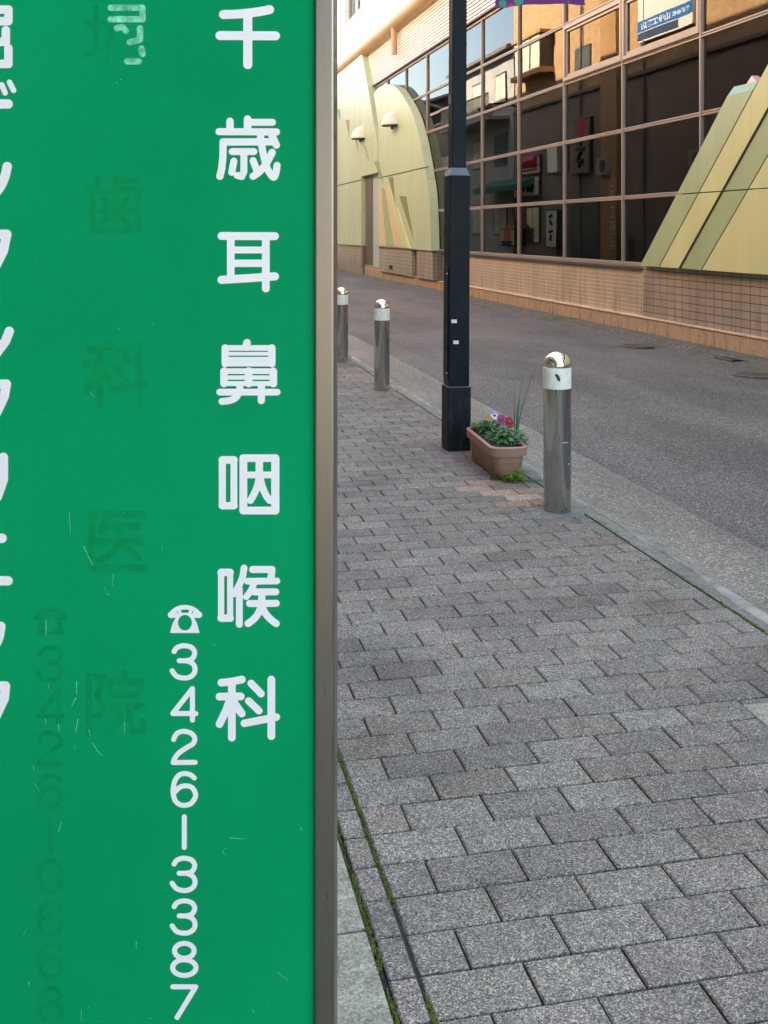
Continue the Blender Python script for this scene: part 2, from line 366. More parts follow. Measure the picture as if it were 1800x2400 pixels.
    M['dark_frame'] = simple('dark_window_frame', (0.06, 0.05, 0.045), 0.5)
    M['sign_white'] = simple('white_sign_face', (0.78, 0.75, 0.66), 0.5, 0, 0.05, 3)
    M['sign_blue'] = simple('blue_sign_band', (0.015, 0.16, 0.45), 0.5, 0, 0.05, 3)
    M['sign_navy'] = simple('navy_sign_band', (0.05, 0.07, 0.14), 0.5, 0, 0.05, 3)
    M['sign_yellow'] = simple('yellow_sign_face', (0.55, 0.42, 0.13), 0.5, 0, 0.08, 3)
    M['red'] = simple('red_emblem', (0.50, 0.03, 0.03), 0.5, 0, 0.1, 6)
    M['ink'] = simple('black_ink', (0.012, 0.011, 0.011), 0.6)
    M['door_paint'] = simple('pale_grey_green_door', (0.42, 0.47, 0.42), 0.5, 0, 0.05, 2)
    M['awning'] = simple('green_awning_cloth', (0.05, 0.16, 0.10), 0.8)
    M['teal_net'] = simple('teal_netting', (0.10, 0.28, 0.27), 0.8)
    M['iron'] = simple('cast_iron_cover', (0.125, 0.105, 0.092), 0.75, 0.3, 0.5, 30, 0.6, 60)
    M['hole'] = simple('dark_opening', (0.008, 0.007, 0.006), 0.9)
    M['sconce'] = simple('frosted_sconce_shade', (0.56, 0.53, 0.42), 0.35, 0, 0.05)
build_materials()

# ------------------------------------------------------------------ mesh helpers
class MB:
    def __init__(s): s.v, s.f, s.fm, s.tone = [], [], [], []
    def add(s, vs, fs, mi=0, tone=None):
        k = len(s.v); s.v += [tuple(p) for p in vs]
        for f in fs:
            s.f.append(tuple(i + k for i in f)); s.fm.append(mi); s.tone.append(tone)
        return s
    def box(s, x0, x1, y0, y1, z0, z1, mi=0, bev=0.0):
        if bev:
            b = bev; vs = []; 
            bm = bmesh.new(); bmesh.ops.create_cube(bm, size=1.0)
            for v in bm.verts: v.co = ((x0+x1)/2 + v.co.x*(x1-x0), (y0+y1)/2 + v.co.y*(y1-y0), (z0+z1)/2 + v.co.z*(z1-z0))
            bmesh.ops.bevel(bm, geom=bm.edges[:], offset=b, segments=2, affect='EDGES', profile=0.5)
            bm.verts.index_update()
            s.add([v.co[:] for v in bm.verts], [[v.index for v in f.verts] for f in bm.faces], mi); bm.free(); return s
        vs = [(x0,y0,z0),(x1,y0,z0),(x1,y1,z0),(x0,y1,z0),(x0,y0,z1),(x1,y0,z1),(x1,y1,z1),(x0,y1,z1)]
        return s.add(vs, [(0,3,2,1),(4,5,6,7),(0,1,5,4),(1,2,6,5),(2,3,7,6),(3,0,4,7)], mi)
    def prism_x(s, poly, x0, x1, mi=0):              # poly in (y, z); x0 may be a list per point (front face)
        n = len(poly); xf = x0 if isinstance(x0, (list, tuple)) else [x0]*n
        ar = sum(poly[i][0]*poly[(i+1)%n][1] - poly[(i+1)%n][0]*poly[i][1] for i in range(n))
        if ar > 0: poly = poly[::-1]; xf = list(xf)[::-1]
        vs = [(xf[i], p[0], p[1]) for i, p in enumerate(poly)] + [(x1, p[0], p[1]) for p in poly]
        fs = [tuple(range(n)), tuple(range(2*n-1, n-1, -1))]
        fs += [((i+1) % n, i, n+i, n+(i+1) % n) for i in range(n)]
        return s.add(vs, fs, mi)
    def tube(s, pts, r, n=10, mi=0, cap=True):
        pts = [Vector(p) for p in pts]; rs = r if isinstance(r, (list, tuple)) else [r]*len(pts)
        vs, fs = [], []
        t0 = (pts[1]-pts[0]).normalized(); up = Vector((0,0,1)) if abs(t0.z) < 0.9 else Vector((1,0,0))
        a = t0.cross(up).normalized()
        for i, p in enumerate(pts):
            t = (pts[min(i+1, len(pts)-1)] - pts[max(i-1, 0)]).normalized()
            a = (a - t*a.dot(t)).normalized(); b = t.cross(a)
            for k in range(n):
                an = 2*math.pi*k/n; vs.append(p + (a*math.cos(an) + b*math.sin(an))*rs[i])
        for i in range(len(pts)-1):
            for k in range(n):
                fs.append((i*n+k, i*n+(k+1)%n, (i+1)*n+(k+1)%n, (i+1)*n+k))
        if cap: fs.append(tuple(range(n-1, -1, -1))); fs.append(tuple((len(pts)-1)*n+k for k in range(n)))
        return s.add(vs, fs, mi)
    def lathe(s, prof, n=32, c=(0,0,0), mi=0):
        vs, fs = [], []
        for r, z in prof:
            for k in range(n):
                an = 2*math.pi*k/n; vs.append((c[0]+r*math.cos(an), c[1]+r*math.sin(an), c[2]+z))
        for i in range(len(prof)-1):
            for k in range(n): fs.append((i*n+k, i*n+(k+1)%n, (i+1)*n+(k+1)%n, (i+1)*n+k))
        fs.append(tuple(range(n-1, -1, -1))); fs.append(tuple((len(prof)-1)*n+k for k in range(n)))
        return s.add(vs, fs, mi)
    def build(s, name, mats, parent=None, smooth=False, kind=None, loc=None, angle=40):
        me = bpy.data.meshes.new(name); me.from_pydata(s.v, [], s.f)
        if not isinstance(mats, (list, tuple)): mats = [mats]
        for m in mats: me.materials.append(m)
        me.polygons.foreach_set('material_index', s.fm)
        if any(t is not None for t in s.tone):
            ca = me.color_attributes.new('tone', 'FLOAT_COLOR', 'CORNER')
            cols = np.ones((len(me.loops), 4), dtype=np.float32); k = 0
            for f, t in zip(s.f, s.tone):
                if t is not None: cols[k:k+len(f), :3] = t
                k += len(f)
            ca.data.foreach_set('color', cols.ravel())
        if smooth:
            me.polygons.foreach_set('use_smooth', [True]*len(me.polygons))
            me.set_sharp_from_angle(angle=R(angle))
        me.update()
        o = bpy.data.objects.new(name, me); S.collection.objects.link(o)
        if parent: o.parent = parent
        if kind: o['kind'] = kind
        if loc: o.location = loc
        return o
def thing(name, label, cat, loc=(0,0,0), rz=0.0, group=None):
    o = bpy.data.objects.new(name, None); S.collection.objects.link(o)
    o.location = loc; o.rotation_euler = (0, 0, rz); o['label'] = label; o['category'] = cat
    if group: o['group'] = group
    return o
def tag(o, label, cat, group=None):
    o['label'] = label; o['category'] = cat
    if group: o['group'] = group
    return o
def copy_tree(o, parent=None):
    c = o.copy(); S.collection.objects.link(c)
    if parent: c.parent = parent
    for ch in [q for q in bpy.data.objects if q.parent == o]: copy_tree(ch, c)
    return c

# ------------------------------------------------------------------ THE GROUND
KERB_IN, KERB_OUT, GUT_OUT, FAR_GUT, FAR_WALL = 2.12, 2.225, 2.75, 6.19, 6.66
b = MB(); b.add([(-400,-400,-0.16),(400,-400,-0.16),(400,600,-0.16),(-400,600,-0.16)], [(0,1,2,3)]); b.build('ground', M['earth'], kind='structure')
def strip(name, prof, mat, y0=-22, y1=75, ny=1, jitter=0.0):
    b = MB(); vs, fs = [], []; n = len(prof)
    for j in range(ny+1):
        y = y0 + (y1-y0)*j/ny
        for (x, z) in prof:
            vs.append((x + (random.uniform(-jitter, jitter) if jitter else 0), y, z))
    for j in range(ny):
        for i in range(n-1): fs.append((j*n+i, j*n+i+1, (j+1)*n+i+1, (j+1)*n+i))
    b.add(vs, fs); return b.build(name, mat, kind='structure', smooth=True, angle=30)
strip('road', [(GUT_OUT-0.04, -0.055), (3.6, -0.03), (4.5, -0.01), (5.4, -0.025), (FAR_GUT, -0.05)], M['asphalt'])
strip('gutter', [(KERB_IN+0.006, -0.05), (KERB_IN+0.007, -0.002), (KERB_OUT-0.03, 0.0), (KERB_OUT, -0.008), (KERB_OUT+0.05, -0.030), (KERB_OUT+0.12, -0.045), (GUT_OUT-0.02, -0.046), (GUT_OUT, -0.052)], M['gutter'], 0.0, 75, 500, 0.004)
strip('far_gutter', [(FAR_GUT-0.01, -0.05), (FAR_GUT+0.05, -0.035), (FAR_GUT+0.22, -0.028), (FAR_GUT+0.25, 0.0), (FAR_WALL+0.02, 0.01)], M['farkerb'], -22, 75, 300, 0.006)
# pale mortar ridge along the kerb
b = MB(); vs, fs = [], []
N = 420; ys = [1.0 + 24.0*i/N for i in range(N+1)]
for i, y in enumerate(ys):
    w = 0.020 + 0.012*math.sin(y*2.3) + 0.008*math.sin(y*7.1) + random.uniform(-.003, .003); c = KERB_OUT - 0.02 + 0.008*math.sin(y*3.1+1)
    w = max(w, 0.006)
    for k, (q, z) in enumerate(((-1.2, -0.006), (-0.6, 0.004), (0.2, 0.006), (0.8, -0.002), (1.3, -0.03))): vs.append((c + q*w, y, z))
for i in range(N):
    for k in range(4): fs.append((i*5+k, i*5+k+1, (i+1)*5+k+1, (i+1)*5+k))
b.add(vs, fs); b.build('kerb_edge', M['kerb'], kind='structure', smooth=True)
# joint bed and pavers
WR, LB, Y0 = 0.1222, 0.2055, 2.129
b = MB(); b.add([(0.42,-22,-0.013),(KERB_IN+0.01,-22,-0.013),(KERB_IN+0.01,75,-0.013),(0.42,75,-0.013)], [(0,1,2,3)]); b.add([(0.491,-22,-0.006),(0.503,-22,-0.006),(0.503,75,-0.006),(0.491,75,-0.006)], [(0,1,2,3)]); b.build('paving_bed', M['sand'], kind='structure')
b = MB()
PAL = [(0.216,0.193,0.155), (0.229,0.204,0.163), (0.211,0.187,0.151), (0.222,0.197,0.158), (0.200,0.178,0.144), (0.185,0.164,0.134), (0.175,0.155,0.128), (0.195,0.165,0.132)]
RED = [(0.200,0.160,0.130), (0.178,0.143,0.120), (0.212,0.172,0.140)]
SANDY = [(0.34,0.245,0.175), (0.30,0.21,0.15), (0.37,0.30,0.22)]
bol = [(on_z(1306, 1197), ), (on_z(895, 914), ), (on_z(801, 849), )]
BOL = [(q[0].x, q[0].y) for q in bol]
def paver(x0, x1, y0, y1, g=0.0022):
    x0 += g + random.uniform(-.0006, .0006); x1 -= g + random.uniform(-.0006, .0006); y0 += g + .0012 + random.uniform(-.0007, .0007); y1 -= g + .0012 + random.uniform(-.0007, .0007)
    if x1 - x0 < 0.012: return
    cx, cy = (x0+x1)/2, (y0+y1)/2
    near = min(math.hypot(cx-bx, (cy-by)*0.8) for bx, by in BOL)
    q = random.random()
    if 1.72 < cx < 2.12 and 5.25 < cy < 7.1 and q < 0.75: t = random.choice(SANDY if cy < 5.95 else RED)
    elif near < 0.75 and q < 0.2: t = random.choice(RED)
    elif cy > 5.5 and q < min(0.20, 0.04 + (cy-5.5)*0.03): t = random.choice(RED)
    elif cx < 0.5 and q < 0.4: t = random.choice([(0.215,0.18,0.15), (0.205,0.175,0.15)])
    elif q < 0.025: t = random.choice(RED)
    else: t = random.choice(PAL)
    k = random.uniform(0.93, 1.08); t = tuple(c*k for c in t)
    dz = random.uniform(-.0012, .0010); ta, tb = random.uniform(-.004, .004), random.uniform(-.006, .006)
    def zt(x, y): return dz + ta*(x-cx) + tb*(y-cy)
    e = 0.0035
    c1 = [(x0,y0),(x1,y0),(x1,y1),(x0,y1)]; c2 = [(x0+e,y0+e),(x1-e,y0+e),(x1-e,y1-e),(x0+e,y1-e)]
    vs = [(x,y,-0.02) for x,y in c1] + [(x,y,zt(x,y)-0.0035) for x,y in c1] + [(x,y,zt(x,y)) for x,y in c2]
    fs = [(8,9,10,11)] + [(i,(i+1)%4,4+(i+1)%4,4+i) for i in range(4)] + [(4+i,4+(i+1)%4,8+(i+1)%4,8+i) for i in range(4)]
    b.add(vs, fs, 0, t)
XA, XB = 0.4995, KERB_IN - 0.003
for j in range(-16, 420):
    y0 = Y0 + j*WR; y1 = y0 + WR
    paver(0.437, 0.4945, y0, y1)
    x = XA + (LB/2 if j % 2 else 0); edges = [XA] if j % 2 else []
    while x < XB - 0.02: edges.append(x); x += LB
    edges.append(XB)
    for p, q in zip(edges, edges[1:]): paver(p, q, y0, y1)
b.build('pavement', M['paver'], kind='structure')
# slabs by the sign
b = MB(); y = -21.4
off = on_z(850, 2180).y
yj = [off + 0.60*k for k in range(-36, 110)]
for a, c in zip(yj, yj[1:]):
    b.box(-1.6, 0.425, a+0.003, c-0.003, -0.06, random.uniform(-.001, .001), 0, 0.004)
b.build('stone_paving', M['slab'], kind='structure')
# moss growing in the long joints: a mass of tiny tufts
b = MB()
def moss_line(xc, w, y0, y1, n, pat):
    for _ in range(n):
        y = y0 + (y1-y0)*random.random()**1.35
        if math.sin(y*pat) + math.sin(y*pat*2.7+1) + 0.5*math.sin(y*31) < random.uniform(-1.1, 1.1): continue
        x = xc + random.gauss(0, w*0.42); r = random.uniform(.0018, .0045)
        h = r*random.uniform(.6, 1.3); a0 = random.random()*6.28; z0 = -0.008
        vs = [(x + r*math.cos(a0+k*1.257), y + r*math.sin(a0+k*1.257), z0) for k in range(5)] + [(x + r*.6*math.cos(a0+.6+k*1.257), y + r*.6*math.sin(a0+.6+k*1.257), z0 + 0.007*random.uniform(.6, 1) + h*.4) for k in range(5)] + [(x, y, z0+.008+h*.5)]
        fs = [(k,(k+1)%5,5+(k+1)%5,5+k) for k in range(5)] + [(5+k,5+(k+1)%5,10) for k in range(5)]
        b.add(vs, fs)
moss_line(0.497, 0.007, 1.6, 4.2, 3600, 5.1)
moss_line(0.430, 0.010, 1.6, 4.2, 2200, 6.3)
moss_line(KERB_IN+0.003, 0.009, 3.4, 5.4, 1900, 4.0)
moss_line(KERB_IN+0.003, 0.008, 5.4, 12, 700, 3.0)
b.build('moss', M['moss'], kind='stuff', smooth=True, angle=80)
# mortar patches round bollard feet
b = MB()
for bx, by in BOL:
    n = 28; ring = []
    for k in range(n):
        an = 2*math.pi*k/n; rr = 0.128 + 0.03*math.sin(2*an+1) + 0.012*math.sin(5*an) + random.uniform(-.012, .012)
        ring.append((bx + rr*math.cos(an)*1.1, by + rr*math.sin(an)*1.15))
    vs = [(x, y, -0.001) for x, y in ring] + [(bx+(x-bx)*.75, by+(y-by)*.75, 0.003) for x, y in ring] + [(bx, by, 0.005)]
    fs = [(k,(k+1)%n,n+(k+1)%n,n+k) for k in range(n)] + [(n+k,n+(k+1)%n,2*n) for k in range(n)]
    b.add(vs, fs)
b.build('mortar_patch', M['patch'], kind='structure', smooth=True, angle=60)
# pale access slab let into the pavement at the right edge of the picture
p = on_z(1738, 1655); b = MB(); b.box(p.x+0.0, KERB_IN-0.02, p.y-0.55, p.y, -0.02, 0.0045, 0, 0.004)
o = b.build('access_slab', M['slab']); tag(o, 'pale concrete access slab let into the grey pavers beside the kerb', 'slab')
# iron covers in the far side of the road
def cover(u, v, r, label):
    c = on_z(u, v, -0.03); t = thing('manhole_cover', label, 'manhole cover', (c.x, c.y, -0.034), 0, 'covers beside the far kerb')
    b = MB(); b.lathe([(r, 0.0), (r, 0.012), (r-.02, 0.016), (r-.03, 0.011), (0.001, 0.011)], 40); b.build('rim', M['iron'], t)
    b = MB()
    for i in range(-4, 5):
        for j in range(-4, 5):
            x, y = i*r/5.2, j*r/5.2
            if math.hypot(x, y) < r*.8: b.box(x-.012, x+.012, y-.012, y+.012, 0.0105, 0.0155)
    b.build('tread_studs', M['iron'], t)
cover(1491, 811, 0.22, 'rusty round cover in the asphalt, the farther of the two by the kerb')
cover(1768, 879, 0.22, 'rusty round cover in the asphalt, the nearer of the two at the picture edge')
p = on_z(1663, 838, 0.0)
t = thing('drain_inlet', 'dark mossy drain slot in the far kerb below the yellow cladding', 'drain', (FAR_GUT+0.12, p.y, -0.03))
b = MB(); b.box(-.03, .08, -.17, .17, .002, .016); b.build('opening', M['hole'], t)
b = MB(); b.box(-.055, -.032, -.19, .19, 0.0, .018, 0, .004); b.box(.082, .105, -.19, .19, 0.0, .02, 0, .004); b.build('frame', M['iron'], t)
# loose grit on the road
b = MB()
for _ in range(260):
    x, y = random.uniform(2.3, 6.1), random.uniform(3.5, 16); r = random.uniform(.003, .008); z = -0.047 if x < 2.75 else -0.035
    vs = [(x+r*random.uniform(.6,1)*math.cos(k*1.57), y+r*random.uniform(.6,1)*math.sin(k*1.57), z) for k in range(4)] + [(x, y, z+r*1.2+.008)]
    b.add(vs, [(0,1,4),(1,2,4),(2,3,4),(3,0,4)])
b.build('grit', M['kerb'], kind='stuff')

# ------------------------------------------------------------------ RIGHT: office building with the bronze glass front
bld = thing('office_building', 'office building with bronze glass front, cream louvres and angular green yellow cladding', 'building', (FAR_WALL, 18, 0))
def P(mb, name, mat, parent=bld, **kw):
    inv = parent.matrix_world.inverted() if False else None
    root = Vector((FAR_WALL, 18, 0)) if parent is bld else Vector((0, 0, 0))
    if parent is bld: mb.v = [(x-root.x, y-root.y, z-root.z) for x, y, z in mb.v]
    elif parent.get('origin0'):                       # a sub-part shares its part's frame
        mb.v = [(x-FAR_WALL, y-18, z) for x, y, z in mb.v]
    o = mb.build(name, mat, parent, **kw); o['origin0'] = 1
    return o
YN = -3.0  # unseen near end, cut short so sun behind the camera brightens the sign
MU = [953.7, 1003, None, 1130, 1214.5, 1323, 1460, 1644]          # mullions measured left to right
ym = [on_x(u, 500, 6.78).y for u in MU if u]
BAY = (ym[2] - ym[-1]) / 4
y_last = ym[-1]
mull = [y_last + BAY*k for k in range(-6, 11)]                     # near to far
ZS = [0.915 + 0.988*k for k in range(6)]                           # sill, four transoms, head
WALL_END = on_x(864, 211, 6.8).y                                   # louvre and glass end at the pale cladding
print('BAY', BAY, mull, ZS, 'head', on_x(1130, 48.6, 6.8).z, 'end', WALL_END)
TRI_Y = on_x(1499, 634, 6.66).y
# ledge along the kerb
b = MB(); b.box(FAR_WALL, 6.80, YN, on_x(839, 630, FAR_WALL).y, -0.02, 0.20)
P(b, 'ledge', M['ledge'])
b = MB(); b.box(FAR_WALL-.014, 6.80, YN, on_x(839, 630, FAR_WALL).y, 0.2, 0.222, 0, 0.006); P(b, 'ledge_cap', M['ledge_cap'])
b = MB(); b.box(6.76, 6.95, TRI_Y, on_x(1023, 590, 6.6).y, 0.222, 0.86); P(b, 'tiled_wall', M['tile_fine'])
b = MB(); b.box(6.715, 6.96, YN, TRI_Y, 0.222, 0.925); P(b, 'tiled_base', M['tile_grid'])
# sill trim
b = MB(); b.box(6.72, 6.90, TRI_Y, WALL_END, 0.862, 0.905, 0, 0.004); P(b, 'sill', M['mullion_dark'])
# windows: each bay a window with frame and glass
FX0, FX1 = 6.768, 6.86
for i in range(len(mull)-1):
    y0, y1 = mull[i], mull[i+1]
    if y1 > WALL_END + BAY: break
    y1c = min(y1, WALL_END)
    if y1c - y0 < 0.2: break
    f = MB(); w = 0.017
    for k, z in enumerate(ZS):
        if k == 0: f.box(FX0, FX1, y0+w, y1c-w, z-0.008, z+0.05, 0, .004)
        elif k == 5: f.box(FX0, FX1, y0+w, y1c-w, z-0.03, z+0.03, 0, .004)
        else:
            f.box(FX0, FX1, y0+w, y1c-w, z-0.027, z-0.005, 0, .003); f.box(FX0+.022, FX1, y0+w, y1c-w, z-0.005, z+0.005); f.box(FX0, FX1, y0+w, y1c-w, z+0.005, z+0.027, 0, .003)
    f.box(FX0-.012, FX1, y0-w, y0+w, ZS[0]-.008, ZS[5]+.03, 0, .004)
    win = P(f, 'window', M['mullion'])
    g = MB()
    sash_rows = []
    if i in (6, 7): sash_rows = [3]                                # two bays have an openable light in the fourth row
    for k in range(5):
        g.box(GLASS_X, GLASS_X+.006, y0+w-.004, y1c-w+.004, ZS[k]+.03, ZS[k+1]-.03)
    P(g, 'glass', M['glass'], win)
    for k in sash_rows:
        s_ = MB(); a0, a1, c0, c1 = y0+w+.004, y1c-w-.004, ZS[k]+.036, ZS[k+1]-.036
        for (th, xx, off) in ((.055, FX0-.02, 0.0), (.045, FX0+.005, .06)):
            q0, q1, r0, r1 = a0+off, a1-off, c0+off, c1-off
            s_.box(xx, GLASS_X-.002, q0, q1, r0, r0+th, 0, .004); s_.box(xx, GLASS_X-.002, q0, q1, r1-th, r1, 0, .004)
            s_.box(xx, GLASS_X-.002, q0, q0+th, r0+th, r1-th, 0, .004); s_.box(xx, GLASS_X-.002, q1-th, q1, r0+th, r1-th, 0, .004)
        P(s_, 'sash', M['mullion'], win)
        s_ = MB(); s_.box(FX0-.024, FX0-.018, a0+.02, a1-.02, c0-.010, c0+.004); P(s_, 'drip_gap', M['mullion_dark'], win)
# head line, louvres
b = MB(); b.box(6.70, 6.9, YN, WALL_END, ZS[5]+.032, ZS[5]+.075); P(b, 'window_head', M['mullion_dark'])
LZ0, LZ1 = ZS[5]+.08, 7.06
b = MB(); b.box(6.86, 6.95, YN, WALL_END, LZ0, LZ1+.3); P(b, 'louvre_backing', M['louvre_back'])
b = MB(); nl = 14; pit = (LZ1-LZ0)/nl
for k in range(nl):
    z = LZ0 + k*pit
    b.prism_x([(YN, z), (WALL_END, z), (WALL_END, z+pit*.78), (YN, z+pit*.78)], [6.73, 6.73, 6.75, 6.75], 6.86)
P(b, 'louvre', M['louvre'])
# rounded tan cornice
b = MB(); ZC = (6.98 + 7.47)/2; rc = 0.245
b.tube([(6.70, YN, ZC), (6.70, 60, ZC)], rc, 24); P(b, 'cornice', M['tan'], smooth=True)
b = MB(); b.box(6.66, 6.9, YN, 60, ZC+rc-.02, ZC+rc+.05); P(b, 'cornice_flashing', M['brown_wall'])
# little down-bracket under the cornice
q = on_x(924, 84, 6.60); b = MB(); b.tube([(6.60, q.y, ZC-.1), (6.60, q.y, on_x(924, 128, 6.6).z)], 0.085, 14); P(b, 'drain_spout', M['tan'], smooth=True)
# upper white wall with windows
TOP = 14.3
u0, u1 = on_x(808, 60, 6.8), on_x(849, 20, 6.8)
wz0 = u0.z; wz1 = wz0 + 1.5
cols = [(u1.y, u0.y)]
ww = u0.y - u1.y
opens = [(u1.y + k*(ww+2.6), u0.y + k*(ww+2.6)) for k in range(-12, 6)]
b = MB(); y = YN
for a, c in opens:
    if a < YN: continue
    b.box(6.80, 7.1, y, a, ZC, TOP); b.box(6.80, 7.1, a, c, ZC, wz0); b.box(6.80, 7.1, a, c, wz1, wz1+1.4); b.box(6.80, 7.1, a, c, wz1+2.9, TOP); y = c
b.box(6.80, 7.1, y, 60, ZC, TOP); P(b, 'upper_wall', M['white'])
for a, c in opens:
    if a < YN: continue
    for z0 in (wz0, wz1+1.4):
        f = MB(); f.box(6.79, 7.08, a, c, z0, z0+.04); f.box(6.95, 7.05, a, a+.06, z0+.04, z0+1.5); f.box(6.95, 7.05, c-.06, c, z0+.04, z0+1.5); f.box(6.95, 7.05, (a+c)/2-.03, (a+c)/2+.03, z0+.04, z0+1.5); 
        w_ = P(f, 'upper_window', M['tan']); g = MB(); g.box(7.0, 7.006, a+.06, c-.06, z0+.05, z0+1.5); P(g, 'pane', M['wglass'], w_)
# dark rooms behind the glass; slot added in back wall to let sun in
b = MB()
b.box(13.0, 13.2, YN, 60, -.1, 4.7); b.box(13.0, 13.2, YN, 60, 6.1, TOP); b.box(6.95, 13.0, 59.8, 60, -.1, TOP); b.box(6.96, 13.0, YN, YN+.2, -.1, TOP)
b.box(6.95, 13.0, YN+.2, 59.8, 0.5, 0.7); b.box(7.0, 13.0, YN+.2, 59.8, 6.3, 6.5); b.box(7.11, 13.0, YN+.2, 59.8, TOP-.25, TOP); 
P(b, 'interior', M['interior'])
for y in (9.0, 17.0, 25.5): b = MB(); b.box(9.2, 9.5, y, y+.35, .7, 6.3); P(b, 'interior_column', M['shelf'])
for q in ((11.2, 11.5, 8, 15, 2.2, 4.6), (10.4, 10.7, 15.4, 22, 1.9, 3.0)): b = MB(); b.box(*q); P(b, 'interior_partition', M['shelf'])
for q in ((8.2, 9.0, 12.0, 13.2, .7, 1.7), (8.4, 9.4, 14.2, 16.0, .7, 1.45), (8.0, 8.8, 18.0, 19.6, .7, 1.55), (8.2, 9.0, 21, 22.6, .7, 1.9)): b = MB(); b.box(*q); P(b, 'interior_counter', M['carton'])

# --- folded cladding at the near right: pleats climbing to the right
def XP(p, x): return tz(p[0], p[1], x)
XF, XY = 6.655, 6.60
dirv = Vector(XP((1756, 243), XY)) - Vector(XP((1544, 638), XY)); 
slope = dirv.y / dirv.x                                   # dz / dy along a pleat (y falls as it climbs)
zb = 0.935
def climb(y_base, z): return y_base + (z - zb)/slope
yA, yB, yC, yD = [XP((u, v), XY)[0] for u, v in ((1499, 634), (1544.5, 638), (1591, 640), (1644, 646))]
yA = XP((1499, 634), 6.625)[0]
zt1 = XP((1728, 198), XY)[1]
TOPZ = 5.6
g = 0.017
def pleat(name, y0, y1, ztop, xs, mat, cut=None):
    b = MB(); zm = XP((1650, 451), XY)[1]
    for za, zb_ in ((zb, zm-.007), (zm+.007, ztop)):
        poly = [(climb(y0, za)-g, za), (climb(y1, za)+g, za), (climb(y1, zb_)+g, zb_), (climb(y0, zb_)-g, zb_)]
        b.prism_x(poly, [xs[0], xs[1], xs[1], xs[0]], 6.71)
    return P(b, name, mat)
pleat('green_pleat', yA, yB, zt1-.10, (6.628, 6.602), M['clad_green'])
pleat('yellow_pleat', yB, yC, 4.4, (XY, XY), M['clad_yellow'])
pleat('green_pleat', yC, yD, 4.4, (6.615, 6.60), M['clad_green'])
b = MB(); b.prism_x([(climb(yA, zb)-.03, zb+.005), (climb(yA, zt1-.12)-.03, zt1-.12), (1.2, zt1-.12), (1.2, zb+.005)], 6.69, 6.70); P(b, 'cladding_backing', M['seam'])
for yy, zt_ in ((yB, zt1-.12), (yC, 4.35), (yD, 4.35)):
    b = MB(); b.prism_x([(climb(yy, zb)+g*1.3, zb+.004), (climb(yy, zt_)+g*1.3, zt_), (climb(yy, zt_)-g*1.3, zt_), (climb(yy, zb)-g*1.3, zb+.004)], 6.6035, 6.685); P(b, 'cladding_joint', M['seam'])
b = MB(); zm = XP((1650, 451), XY)[1]
for za, zb_ in ((zb, zm-.006), (zm+.006, 4.4)):
    b.prism_x([(climb(yD, za)-g, za), (climb(yD, zb_)-g, zb_), (1.0, zb_), (1.0, za)], XY-.004, 6.71)
P(b, 'yellow_panel', M['clad_yellow'])
# slanted end of the first pleat (teal) and the pink return behind it
T = [on_x(1728, 198, 6.685), on_x(1772.5, 212, 6.60), on_x(1756, 243, 6.60), on_x(1748, 199, 6.70), on_x(1762, 177, 6.66), on_x(1781, 203, 6.60)]
a_, c_, d_ = T[0], T[1], T[2]
y0t, y1t = climb(yA, zt1-.10)-g, climb(yB, zt1-.10)+g
b = MB(); e0 = Vector((6.628, y0t, zt1-.10)); e1 = Vector((6.602, y1t, zt1-.10)); tip = Vector((6.66, climb(yA, zt1), zt1+.0)); rt = Vector((6.603, climb(yB, zt1-.02), zt1-.02))
b.add([e0, e1, rt, tip, (6.71, e0.y, e0.z), (6.71, e1.y, e1.z), (6.71, rt.y, rt.z), (6.71, tip.y, tip.z)], [(3,2,1,0),(4,5,6,7),(0,1,5,4),(1,2,6,5),(2,3,7,6),(3,0,4,7)])
P(b, 'pleat_end', M['clad_teal'])
b = MB(); w0 = T[3]; w1 = T[4]; w2 = T[5]
b.add([w0, w1, w2, T[1], (6.74, w0.y, w0.z), (6.74, w1.y, w1.z), (6.74, w2.y, w2.z), (6.74, T[1].y, T[1].z)], [(0,1,2,3)[::-1],(4,5,6,7),(0,1,5,4),(1,2,6,5),(2,3,7,6),(3,0,4,7)])
P(b, 'pleat_return', M['clad_pink'])

# --- pale cladding at the far left: tall panel, arch, darts, doorway
XL = 6.55
def L(*pts, x=XL): return [tz(u, v, x) for u, v in pts]
ybr = on_x(1010, 588, XL)
zbase = 0.93
dF, dN = on_x(847, 414, XL).y, on_x(885, 404, XL).y        # far and near jamb
dz = on_x(850, 413, XL).z
up = L((847.5, 147), (863, 211), (868.6, 245))
ztop = ZC - rc + .06
b = MB()
b.prism_x([(60, zbase), (dF, zbase), (dF, ztop), (60, ztop)], XL, 6.9)
yr = up[2][0]; zr = up[2][1]
b.prism_x([(dF, dz), (dN, dz), (dN, zr-1.3), (yr, zr), up[1], (up[0][0], ztop), (dF, ztop)], XL, 6.9)
P(b, 'cladding_panel', M['clad_pale'])
arch = L((876, 219), (884.6, 207.6), (891, 202.5), (898, 200), (905, 198.5), (911.6, 198.2), (919, 200), (926.8, 204), (934, 210.5), (940, 218.5), (947, 229), (953, 239), (959, 250), (965, 263), (970.7, 277), (975, 291), (979, 306), (983.5, 323), (987.6, 341.5), (992, 366), (996, 388), (999.4, 411), (1003, 437), (1006, 463), (1008, 499), (1009.5, 541), (1010.5, 586), x=XL+.02)
b = MB(); b.prism_x([(dN, zbase)] + [(dN, arch[0][1]-1.0)] + arch[:-1] + [(arch[-1][0], zbase)], XL+.02, 6.78)
P(b, 'arch_panel', M['clad_pale'])
b = MB()                                                     # trim strip along the arch edge
for (p, q) in zip(arch[4:-1], arch[5:]):
    pass
seam_z = on_x(940, 405, XL).z
